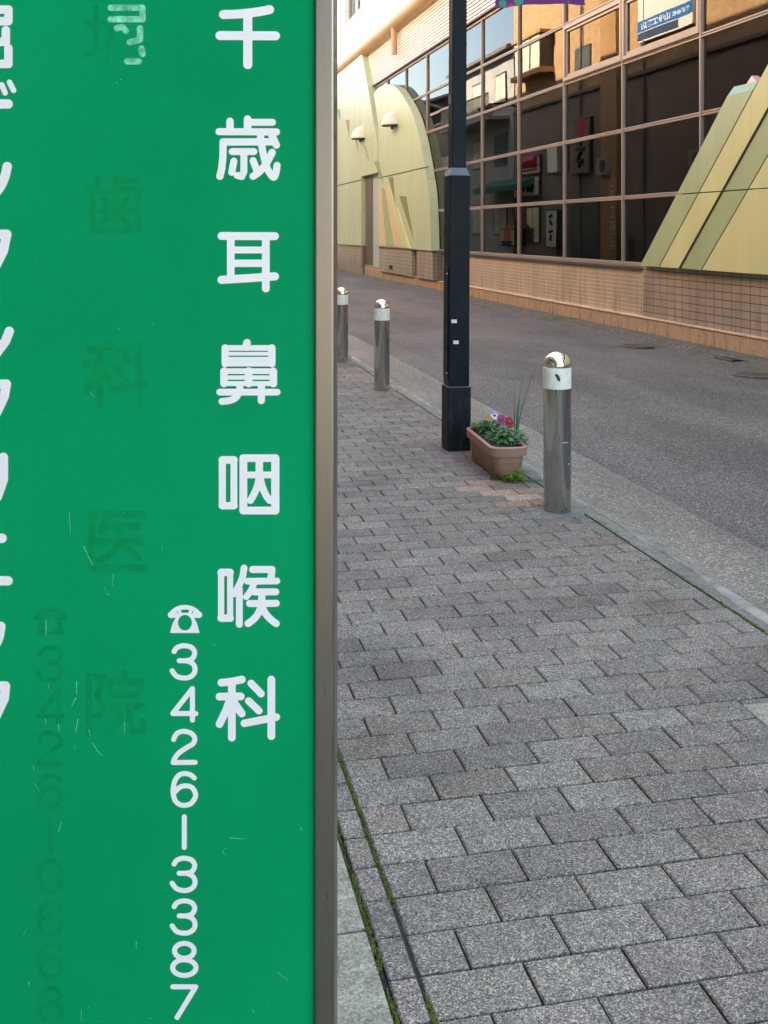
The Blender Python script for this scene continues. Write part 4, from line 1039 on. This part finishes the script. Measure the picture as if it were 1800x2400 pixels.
b = MB(); loft(b, [rrect(HX-.030, HY-.035, .055, .004), rrect(HX-.026, HY-.031, .058, .014), rrect(HX-.015, HY-.016, .060, .142)], True, False)
b.build('pot', M['terracotta'], pl, smooth=True)
b = MB(); loft(b, [rrect(HX-.016, HY-.017, .060, .137), rrect(HX+.002, HY+.002, .066, .138), rrect(HX+.005, HY+.005, .068, .186), rrect(HX-.002, HY-.002, .066, .191), rrect(HX-.010, HY-.010, .060, .192), rrect(HX-.014, HY-.014, .058, .188), rrect(HX-.016, HY-.016, .056, .10)], False, False)
b.build('rim', M['terracotta'], pl, smooth=True)
b = MB(); ring = rrect(HX-.015, HY-.015, .056, .160); n = len(ring); vs = list(ring) + [(x*.6, y*.7, .172) for x, y, z in ring] + [(0,0,.176)]
b.add(vs, [(k,(k+1)%n,n+(k+1)%n,n+k) for k in range(n)] + [(n+k,n+(k+1)%n,2*n) for k in range(n)]); b.build('soil', M['soil'], pl, smooth=True)
b = MB()
for _ in range(420):
    x, y = random.uniform(-.085, .085), random.uniform(-.30, .30); s_ = random.uniform(.003, .009); z = .166 + random.uniform(0, .012)
    m = Matrix.Rotation(random.random()*6, 3, Vector((random.random()-.5, random.random()-.5, random.random()+.1)).normalized())
    q = [m @ Vector(p) for p in ((-s_,-s_*.5,-s_*.4),(s_,-s_*.4,-s_*.3),(s_*.8,s_*.5,-s_*.3),(-s_*.7,s_*.5,-s_*.4),(0,0,s_*.6))]
    b.add([(x+p.x, y+p.y, z+p.z) for p in q], [(0,1,4),(1,2,4),(2,3,4),(3,0,4),(3,2,1,0)])
b.build('bark_chips', M['soil_chip'], pl)

def leaf_geo(b, base, direction, up, ln, wd, curl=0.3, mi=0, seg=5):
    d = direction.normalized(); s_ = d.cross(up)
    if s_.length < 1e-4: s_ = Vector((1,0,0))
    s_.normalize(); u_ = s_.cross(d).normalized(); vs = []; fs = []
    for i in range(seg+1):
        t = i/seg; w_ = wd*math.sin(math.pi*min(1, t*.92+.06))**.8*(1-.25*t)
        c = base + d*ln*t + u_*(-curl*ln*t*t)
        vs += [c - s_*w_ + u_*w_*.25, c - u_*w_*.12, c + s_*w_ + u_*w_*.25]
    for i in range(seg): fs += [(3*i, 3*i+1, 3*i+4, 3*i+3), (3*i+1, 3*i+2, 3*i+5, 3*i+4)]
    b.add(vs, fs, mi)
def flower_geo(parent, c, facing, size, pet, pet2=None, blotch=True):
    f = facing.normalized(); s_ = f.cross(Vector((0,0,1))).normalized(); u_ = s_.cross(f)
    b = MB(); order = [(90+28, 1.0, .012), (90-28, 1.0, .010), (180+15, .92, .006), (-15, .92, .005), (270, 1.08, 0.0)]
    for idx, (an, k, off) in enumerate(order):
        a = R(an); r_ = size*k; n = 10; ctr = c - f*off*(size/.028)*.4
        vs = [ctr]; 
        for q in range(n+1):
            aa = a + R(-48 + 96*q/n); rr_ = r_*(0.82 + .18*math.cos(R(-48+96*q/n)*1.5))*random.uniform(.97, 1.03)
            vs.append(ctr + (s_*math.cos(aa) + u_*math.sin(aa))*rr_ - f*random.uniform(-.001, .003))
        b.add(vs, [(0, q+1, q+2) for q in range(n)], 1 if (pet2 and idx < 2) else 0)
    fl = b.build('flower', [pet, pet2 or pet], parent)
    b = MB()
    if blotch:
        for an in (270, 195, -15):
            a = R(an); cc = c + f*.0022; vs = [cc] + [cc + (s_*math.cos(a+R(w_)) + u_*math.sin(a+R(w_)))*size*(.46 if abs(w_) < 20 else .36) for w_ in (-34, -17, 0, 17, 34)]
            b.add(vs, [(0,i,i+1) for i in range(1, 5)])
        b.build('blotch', M['petal_dark'], fl)
    b = MB(); cc = c + f*.0035; b.add([cc + (s_*math.cos(k*1.05) + u_*math.sin(k*1.05))*size*.13 for k in range(6)], [tuple(range(6))]); b.build('flower_eye', M['petal_yellow'], fl)
def plant_at(u, v, zref=.175):
    return on_z(u, v, zref)
def pansy(u, v, label, blooms, nleaf, spread, height):
    base = plant_at(u, v); t = thing('pansy_plant', label, 'flower', (base.x, base.y, .165), 0, 'pansies in the planter')
    b = MB()
    for _ in range(nleaf):
        an = random.random()*6.28; rad = spread*random.random()**.6; z = height*random.uniform(.05, .85)*(1-.4*rad/spread)
        p = Vector((rad*math.cos(an), rad*math.sin(an), z)); d = Vector((math.cos(an+random.uniform(-.8,.8)), math.sin(an+random.uniform(-.8,.8)), random.uniform(-.2, .7)))
        leaf_geo(b, p, d, Vector((0,0,1)), random.uniform(.026, .048), random.uniform(.006, .012), random.uniform(.1, .5))
    b.build('foliage', M['leaf'], t, smooth=True, angle=80)
    b = MB()
    for _ in range(8):
        an = random.random()*6.28; b.tube([(0,0,-.01), (spread*.4*math.cos(an), spread*.4*math.sin(an), height*.7)], .0016, 5)
    for (fu, fv, sz_, pet, pet2, bl) in blooms:
        q = at_depth(fu, fv, base.y - .02) - Vector((base.x, base.y, .165)); b.tube([(0,0,-.01), (q.x*.5, q.y*.4, q.z*.6), q - Vector((0,-.006,.002))], .0014, 5)
    b.build('stem', M['leaf'], t)
    for (fu, fv, sz_, pet, pet2, bl) in blooms:
        q = at_depth(fu, fv, base.y - .02) - Vector((base.x, base.y, .165))
        flower_geo(t, q, Vector((random.uniform(-.3, .2), -1, random.uniform(.25, .55))), sz_, M[pet], M[pet2] if pet2 else None, bl)
cx6 = lambda x, y: (1050 + x/4.707, 780 + y/4.707)
pansy(*cx6(640, 1180), 'pansy with two crimson and magenta blooms at the middle of the planter', [(*cx6(678, 985), .034, 'petal_crimson', None, True), (*cx6(590, 950), .028, 'petal_magenta', 'petal_magenta', True)], 240, .095, .10)
pansy(*cx6(480, 1090), 'pansy with a lilac blue bloom above pale lower petals', [(*cx6(512, 908), .025, 'petal_white', 'petal_lilac', True), (*cx6(455, 935), .017, 'petal_yellow', 'petal_orange', False)], 150, .075, .115)
pansy(*cx6(390, 1060), 'leafy pansy with a small orange bloom near the lamp post end', [(*cx6(318, 1010), .014, 'petal_orange', 'petal_orange', False)], 90, .06, .075)
pansy(*cx6(690, 1215), 'low leafy pansy without blooms at the near end of the planter', [], 110, .08, .06)
# purple sprig in the near corner
q = plant_at(*cx6(845, 1235)); t = thing('purple_sprig', 'small purple leaved sprig in the near right corner of the planter', 'plant', (q.x, q.y, .165))
b = MB()
for _ in range(26): an = random.random()*6.28; leaf_geo(b, Vector((.012*math.cos(an), .012*math.sin(an), random.uniform(0, .045))), Vector((math.cos(an), math.sin(an), random.uniform(.2, 1))), Vector((0,0,1)), random.uniform(.015, .028), .005)
b.build('leaf_cluster', M['weed_purple'], t, smooth=True, angle=80)
# tall chive-like leaves
q = plant_at(*cx6(745, 1120)); t = thing('chive_plant', 'tall thin upright chive leaves rising from the planter', 'plant', (q.x, q.y, .165))
for tipx, tipy, w_ in ((968, 395, .0032), (830, 470, .003), (740, 545, .0028), (770, 770, .0026), (800, 720, .0026), (720, 800, .0022), (845, 760, .0028)):
    tip = at_depth(*cx6(tipx, tipy), q.y + random.uniform(-.02, .02)) - Vector((q.x, q.y, .165)); b = MB(); x0 = random.uniform(-.012, .012)
    pts = [Vector((x0, random.uniform(-.01, .01), 0))*(1-s_) + tip*s_ + Vector((-(tip.x)*.28*s_*(1-s_)*2, 0, .02*s_*(1-s_))) for s_ in (0, .2, .4, .6, .8, 1)]
    b.tube(pts, [w_, w_*1.05, w_*.9, w_*.75, w_*.55, w_*.15], 6); b.build('blade', M['leaf_mid'], t, smooth=True)
b = MB(); tip = at_depth(*cx6(640, 1285), q.y-.12) - Vector((q.x, q.y, .165)); b.tube([(0,0,.03), (-.012,-.04,.045), (tip.x*.6, tip.y*.6, .05), tip], [.003,.003,.0026,.0008], 6); b.build('blade', M['leaf_mid'], t, smooth=True)
# weeds at the foot of the planter
q = on_z(*cx6(715, 1640), 0); t = thing('weed', 'bright green weed growing at the foot of the planter', 'weed', (q.x, q.y, 0))
b = MB()
for _ in range(150):
    an = random.random()*6.28; rad = .055*random.random()**.7; p = Vector((rad*math.cos(an)*1.2 + .01, rad*math.sin(an)*.8, random.uniform(.002, .04)))
    leaf_geo(b, p, Vector((math.cos(an), math.sin(an), random.uniform(.1, 1.0))), Vector((0,0,1)), random.uniform(.010, .022), random.uniform(.004, .008), .3)
for _ in range(40):
    p = Vector((random.uniform(.02, .06), random.uniform(0, .03), random.uniform(.02, .075))); leaf_geo(b, p, Vector((random.uniform(-1,1), random.uniform(-1,1), .6)), Vector((0,0,1)), .012, .004)
b.build('leaf_cluster', M['weed'], t, smooth=True, angle=80)
q = on_z(*cx6(590, 1625), 0); t = thing('dry_weed_tuft', 'dry brownish weed tuft along the planter base beside the green weed', 'weed', (q.x, q.y, 0))
b = MB()
for _ in range(90):
    x, y = random.uniform(-.07, .035), random.uniform(-.01, .02); leaf_geo(b, Vector((x, y, 0)), Vector((random.uniform(-.5,.5), random.uniform(-.4,.4), 1)), Vector((0,1,0)), random.uniform(.015, .045), .0018, .2)
b.build('stalks', M['weed_dry'], t)
q = on_z(*cx6(930, 1640), 0); t = thing('flat_weed', 'flat dark green weed on the kerb joint behind the nearest bollard', 'weed', (q.x, q.y, 0))
b = MB()
for _ in range(46):
    x, y = random.uniform(-.06, .07), random.uniform(-.03, .04); an = random.random()*6.28; leaf_geo(b, Vector((x, y, .003)), Vector((math.cos(an), math.sin(an), .25)), Vector((0,0,1)), random.uniform(.012, .026), .005, .2)
b.build('leaf_cluster', M['leaf_mid'], t, smooth=True, angle=80)

# ------------------------------------------------------------------ ACROSS THE STREET (seen mirrored in the glass front)
XO = -1.6
yo0 = refl(1206, 120, XO).y
def shell(b, y0, y1, z0, z1, depth=8.0): b.box(XO-depth, XO, y0, y1, z0, z1)
ob = thing('tiled_building', 'orange tiled building across the street, seen mirrored in the glass front', 'building', (XO, 30, 0))
b = MB(); zs_ = refl(1323, 204, XO).z; zband = zs_ - 0.35  # wall splits near the shadow line, shade-darkened wall below
b.box(XO-8, XO, 8.0, yo0, zband, 11.4); b.v = [(x-XO, y-30, z) for x, y, z in b.v]; b.build('upper_wall', M['orange'], ob)
b = MB(); b.box(XO-8, XO+.002, 8.0, yo0, -.05, zband-.001); b.v = [(x-XO, y-30, z) for x, y, z in b.v]; b.build('shop_front', M['shop_shaded'], ob)
b = MB(); b.box(XO-8.1, XO+.12, 7.9, yo0+.1, 11.4, 11.55); b.v = [(x-XO, y-30, z) for x, y, z in b.v]; b.build('parapet', M['roof'], ob)
def OB(b, name, mat, par=None):
    b.v = [(x-XO, y-30, z) for x, y, z in b.v]; return b.build(name, mat, par or ob)
p0, p1 = refl(1080+780/2.304, 300/2.304, XO), refl(1080+865/2.304, 300/2.304, XO)
b = MB(); b.box(XO, XO+.18, p1.y, p0.y, 0, 11.4); OB(b, 'pilaster', M['orange_plain'])
# bay window
wl, wr = refl(1080+318/2.304, 210/2.304, XO+.3), refl(1080+462/2.304, 210/2.304, XO+.3); zt, zb_ = refl(1080+400/2.304, 205/2.304, XO+.3).z, refl(1080+400/2.304, 385/2.304, XO+.3).z
b = MB(); ya, yb = wr.y, wl.y; b.box(XO, XO+.62, ya-.1, yb+.1, zt, zt+.12); b.box(XO, XO+.66, ya-.14, yb+.14, zb_-.22, zb_); bw = OB(b, 'bay_window', M['orange_plain'])
b = MB()
for y in (ya, ya+(yb-ya)*.33, ya+(yb-ya)*.66, yb-.08): b.box(XO+.52, XO+.58, y, y+.08, zb_, zt)
b.box(XO, XO+.52, ya, ya+.05, zb_, zt); b.box(XO, XO+.52, yb-.05, yb, zb_, zt); OB(b, 'mullion', M['dark_frame'], bw)
b = MB(); b.box(XO+.54, XO+.55, ya+.08, yb-.08, zb_, zt); OB(b, 'pane', M['curtain'], bw)
# small window
c0_, c1_ = refl(1080+625/2.304, 290/2.304, XO), refl(1080+705/2.304, 340/2.304, XO)
b = MB(); b.box(XO, XO+.04, c1_.y, c0_.y, c1_.z-.25, c0_.z+.15); sw = OB(b, 'small_window', M['dark_frame']); b = MB(); b.box(XO+.041, XO+.05, c1_.y+.06, c0_.y-.06, c1_.z-.2, c0_.z+.1); OB(b, 'pane', M['wglass'], sw)
for y, z0, z1, w_ in ((14, .3, 2.6, 2.2), (22.5, .3, 2.6, 2.4), (35, .2, 2.6, 2.6), (41, .9, 2.4, 1.6), (38, 3.6, 4.7, 2.2), (24, 3.6, 4.7, 2.0), (12, 7.5, 9.0, 2.0), (17, 7.5, 9.0, 2.0)):
    b = MB(); b.box(XO+.003, XO+.05, y, y+w_, z0, z1); sw = OB(b, 'shop_window', M['dark_frame']); b = MB(); b.box(XO+.051, XO+.056, y+.07, y+w_/2-.03, z0+.07, z1-.07); b.box(XO+.051, XO+.056, y+w_/2+.03, y+w_-.07, z0+.07, z1-.07); OB(b, 'pane', M['wglass'], sw)
b = MB()
ya_ = refl(1080+300/2.304, 1040/2.304, XO+.9).y; yb_ = refl(1080+70/2.304, 1040/2.304, XO+.9).y; za_ = refl(1080+180/2.304, 1010/2.304, XO+.9).z
b.add([(XO, ya_, za_+.35), (XO, yb_, za_+.35), (XO+.95, yb_, za_), (XO+.95, ya_, za_), (XO, ya_, za_+.05), (XO, yb_, za_+.05), (XO+.95, yb_, za_-.25), (XO+.95, ya_, za_-.25)], [(0,1,2,3),(4,7,6,5),(0,3,7,4),(1,5,6,2),(3,2,6,7),(0,4,5,1)]); OB(b, 'awning', M['awning'])
for y in (11.2, 21.3, 31.6, 36.7): b = MB(); b.tube([(XO+.07, y, 0), (XO+.07, y, 9.5)], .045, 8); OB(b, 'downpipe', M['roof'])
for y, z in ((16.2, 3.2), (27.4, 3.1), (33.9, 3.3)):
    b = MB(); b.box(XO+.02, XO+.35, y, y+.8, z, z+.6, 0, .02); ac = OB(b, 'air_conditioner', M['render_grey']); b = MB(); b.lathe([(.22, 0), (.22, .01), (.02, .012)], 20); b.v = [(XO+.352+z_, y+.3+x_, z+.3+y_) for x_, y_, z_ in b.v]; OB(b, 'fan_grille', M['dark_frame'], ac)
for y in (13.0, 19.0, 29.0): b = MB(); b.box(XO+.002, XO+.10, y, y+1.0, 0, 2.15); OB(b, 'door', M['dark_frame'])
b = MB(); b.box(XO, XO+.10, 8.0, yo0, zband-.12, zband-.002); OB(b, 'string_course', M['roof'])
# lettering helper: default typeface, cut to mesh
def text(body, size, loc, mat, name, parent, vertical=False, bold=0.0, fit=None):
    cu = bpy.data.curves.new(name, 'FONT'); cu.body = '\n'.join(body) if vertical else body; cu.size = size; cu.align_x = 'CENTER'; cu.align_y = 'CENTER'; cu.offset = bold; cu.space_line = 1.0
    to = bpy.data.objects.new(name, cu); S.collection.objects.link(to); dg = bpy.context.evaluated_depsgraph_get()
    me = bpy.data.meshes.new_from_object(to.evaluated_get(dg)); bpy.data.objects.remove(to)
    me.materials.clear(); me.materials.append(mat)
    co = np.array([v.co[:] for v in me.vertices]); mn, mx = co.min(0), co.max(0); c = (mn+mx)/2
    k = (fit[0]/(mx[0]-mn[0]), fit[1]/(mx[1]-mn[1])) if fit else (1, 1)
    for v in me.vertices: v.co = ((v.co.x-c[0])*k[0], (v.co.y-c[1])*k[1], 0)
    o = bpy.data.objects.new(name, me); S.collection.objects.link(o); o.parent = parent; o.location = loc; o.rotation_euler = (R(90), 0, R(90)); return o
# builder's big sign (white over blue), sunlit
s0, s1 = refl(1495, 40, XO+.1), refl(1623, 40, XO+.1)
zlo = refl(1497, 98, XO+.1).z; zmid = refl(1497, 78, XO+.1).z; zup = refl(1497, 52, XO+.1).z
cy_ = (s0.y+s1.y)/2; wS = abs(s0.y-s1.y)
bs = thing('builder_sign', 'white sign with blue name band across the street, mirrored in the upper glass', 'sign', (XO+.1, cy_, zlo))
b = MB(); b.box(-.1, 0, -wS/2, wS/2, -.05, 3.2); b.build('sign_face', M['sign_white'], bs)
b = MB(); b.box(.001, .006, -wS/2, wS/2, zmid-zlo, zup-zlo); b.build('name_band', M['sign_blue'], bs)
b = MB(); b.box(.001, .005, -wS/2+.9, wS/2, .0, zmid-zlo-.03); b.build('lower_band', M['sign_navy'], bs)
hb = zup - zmid
text('株式会社', hb*.42, (.009, -wS*.30, (zmid+zup)/2-zlo), M['sign_white'], 'lettering', bs, bold=.006, fit=(wS*.29, hb*.42))
text('山﨑工務店', hb*.66, (.009, wS*.16, (zmid+zup)/2-zlo), M['sign_white'], 'lettering', bs, bold=.010, fit=(wS*.56, hb*.66))
# vertical sign on the pilaster
pb0 = refl(1080+815/2.304, 960/2.304, XO+.2); pb1 = refl(1080+815/2.304, 1330/2.304, XO+.2)
vt = thing('pilaster_lettering', 'white vertical company name on the brown pilaster across the street', 'lettering', (XO+.185, pb0.y, (pb0.z+pb1.z)/2))
text('山﨑工務店', .52, (0, 0, 0), M['sign_white'], 'lettering', vt, True)
# vertical calligraphy sign with red emblem
def board(name, label, u0, v0, u1, v1, x, mat, marks):
    a, c = refl(1080+u0/2.304, v0/2.304, x), refl(1080+u1/2.304, v1/2.304, x)
    y0, y1 = min(a.y, c.y), max(a.y, c.y); mz = refl(1080+(u0+u1)/2/2.304, v0/2.304, x).z; lz = refl(1080+(u0+u1)/2/2.304, v1/2.304, x).z
    t = thing(name, label, 'signboard', (x, (y0+y1)/2, lz), 0, 'shop signs mirrored in the glass front'); w_, h_ = y1-y0, mz-lz
    b = MB(); b.box(XO-x+.003, -.012, -w_/2, w_/2, 0, h_); b.build('backing', M['dark_frame'], t); b = MB(); b.box(-.011, 0, -w_/2+.06, w_/2-.06, .06, h_-.06); b.build('sign_face', mat, t)
    for nm, m_, sts in marks:
        b = MB()
        for s_ in sts:
            if s_[0] == 'disc':
                _, px_, pz_, r_ = s_; b.add([(.004, px_*w_ + r_*w_*math.cos(k*.35), pz_*h_ + r_*w_*math.sin(k*.35)) for k in range(18)], [tuple(range(18))])
            else:
                b.tube([(.006, px_*w_, pz_*h_) for px_, pz_ in s_[1]], s_[0]*w_, 6)
        b.build(nm, m_, t)
br_ = lambda *p: (.045, p)
board('calligraphy_board', 'tall framed board with round red emblem and brush strokes, mirrored in glass', 605, 640, 700, 940, XO+.14, M['shop_shaded'],
      [('emblem', M['red'], [('disc', 0, .82, .26)]), ('brush_marks', M['ink'], [br_((-.2,.62),(.0,.58),(.2,.6)), br_((.0,.66),(-.05,.5)), br_((-.25,.44),(.2,.46)), br_((-.1,.40),(.1,.3)), br_((-.2,.24),(.0,.2),(.22,.26)), br_((0,.28),(.02,.12))])])
board('calligraphy_board', 'wide pale board with black brush strokes, mirrored low in the glass', 285, 955, 420, 1065, XO+.14, M['sign_white'],
      [('brush_marks', M['ink'], [(.03, ((.3,.7),(.25,.3))), (.03, ((.15,.6),(.05,.35))), (.03, ((-.1,.7),(-.1,.3),(-.2,.4))), (.03, ((-.3,.65),(-.25,.25)))])])
board('shop_board', 'red and white shop board above the pale brush stroke board, mirrored in glass', 322, 845, 425, 945, XO+.12, M['sign_white'],
      [('stripe', M['red'], [(.09, ((-.38,.72),(.38,.72))), (.02, ((-.38,.42),(.38,.42))), (.02, ((-.38,.25),(.38,.25)))])])
board('shop_board', 'small yellow board with red round emblem, mirrored in the lowest panes', 208, 1232, 290, 1330, XO+.5, M['sign_yellow'],
      [('emblem', M['red'], [('disc', 0, .64, .24)]), ('brush_marks', M['ink'], [(.03, ((-.3,.24),(.3,.24))), (.03, ((-.25,.12),(.25,.12)))])])
board('shop_board', 'narrow upright pale banner board mirrored in the lowest panes', 455, 1130, 512, 1340, XO+.4, M['sign_white'],
      [('brush_marks', M['ink'], [(.05, ((-.1,.85),(.1,.8))), (.05, ((.1,.7),(-.1,.6))), (.05, ((-.15,.45),(.15,.42))), (.05, ((0,.35),(.05,.2)))])])
# pale grey house with pitched roof further along, and its neighbours
def house(y0, y1, z, mat, label, gable=1.6, winz=(1.0, 3.9), xs=XO):
    t = thing('house', label, 'house', (xs, (y0+y1)/2, 0), 0, 'houses across the street'); w_ = (y1-y0)/2
    b = MB(); b.box(-9, 0, -w_, w_, -.05, z); b.build('wall', mat, t)
    b = MB(); e = .45
    b.add([(e,-w_-e,z-.15),(e,w_+e,z-.15),(-4.5,w_+e,z+gable),(-4.5,-w_-e,z+gable),(-9-e,-w_-e,z-.15),(-9-e,w_+e,z-.15),
           (e,-w_-e,z),(e,w_+e,z),(-4.5,w_+e,z+gable+.15),(-4.5,-w_-e,z+gable+.15),(-9-e,-w_-e,z),(-9-e,w_+e,z)],
          [(6,7,8,9),(9,8,11,10),(3,2,1,0),(4,5,2,3),(0,1,7,6),(5,4,10,11),(0,6,9,3),(3,9,10,4),(1,2,8,7),(2,5,11,8)])
    b.build('roof', M['roof'], t)
    for wz in winz:
        k = -w_ + .8
        while k < w_ - 2.2:
            b = MB(); b.box(.002, .06, k, k+1.7, wz, wz+1.4); f = b.build('window', M['dark_frame'], t); b = MB(); b.box(.061, .066, k+.08, k+.82, wz+.08, wz+1.32); b.box(.061, .066, k+.88, k+1.62, wz+.08, wz+1.32); b.build('pane', M['curtain'] if random.random() < .5 else M['wglass'], f)
            k += 3.4
    b = MB(); b.box(.002, 1.0, -w_+.5, w_-.5, winz[-1]-.75, winz[-1]-.6)
    for k in range(int((2*w_-1)/.14)): b.box(.96, .985, -w_+.5+k*.14, -w_+.525+k*.14, winz[-1]-.6, winz[-1]+.35)
    b.box(.95, 1.0, -w_+.5, w_-.5, winz[-1]+.35, winz[-1]+.41); b.build('balcony', M['render_grey'], t)
zg = refl(1150, 120, XO).z
print('grey roof', zg, 'orange corner', yo0, 'shade z', zs_)
house(yo0+.15, yo0+9, zg-.3, M['render_grey'], 'pale grey rendered house with slate roof next to the orange tiled building', 1.0, (1.2, 4.3, 7.0))
house(yo0+9.3, yo0+19, zg-1.9, M['shop_shaded'], 'off white house with balcony, third along across the street', 1.4, (1.1, 4.0))
house(yo0+19.4, yo0+30, zg-.8, M['render_grey'], 'farthest pale grey house across the street', 1.4, (1.1, 4.0, 7.0))
house(62, 72, 8.0, M['render_grey'], 'grey house closing the far end of the street', 1.4, (1.1, 4.0), 4.2)
house(-9, 7.8, 6.0, M['brown_wall'], 'brown rendered house behind the green sign', 1.2, (1.0, 4.2))

# shrubs in pots along the opposite shop fronts (mirrored low in the glass)
def pot_shrub(y, x, h, label, seed):
    rr = random.Random(seed); t = thing('potted_shrub', label, 'plant', (x, y, 0), 0, 'potted shrubs across the street')
    b = MB(); b.lathe([(.16, 0), (.22, .38), (.24, .38), (.24, .42), (.19, .42)], 20); b.build('pot', M['terracotta'], t, smooth=True)
    b = MB(); b.tube([(0,0,.38), (.04,.02,.38+h*.4), (-.03,.03,.38+h*.8)], [.03,.022,.01], 7); b.build('trunk', M['soil_chip'], t)
    b = MB()
    for _ in range(420):
        d = Vector((rr.gauss(0,1), rr.gauss(0,1), rr.gauss(0,1))).normalized()*(rr.random()**.5)
        p = Vector((d.x*.38, d.y*.45, .38+h*.62+d.z*h*.42)); leaf_geo(b, p, Vector((rr.uniform(-1,1), rr.uniform(-1,1), rr.uniform(-.3,.8))), Vector((0,0,1)), rr.uniform(.06,.11), rr.uniform(.015,.028), .3, 0, 3)
    b.build('foliage', M['leaf'], t, smooth=True, angle=80)
pot_shrub(24.6, XO+.35, 1.5, 'tall potted shrub beside the brown pilaster across the street', 1)
pot_shrub(32.6, XO+.35, 1.1, 'low potted shrub beneath the green awning across the street', 2)
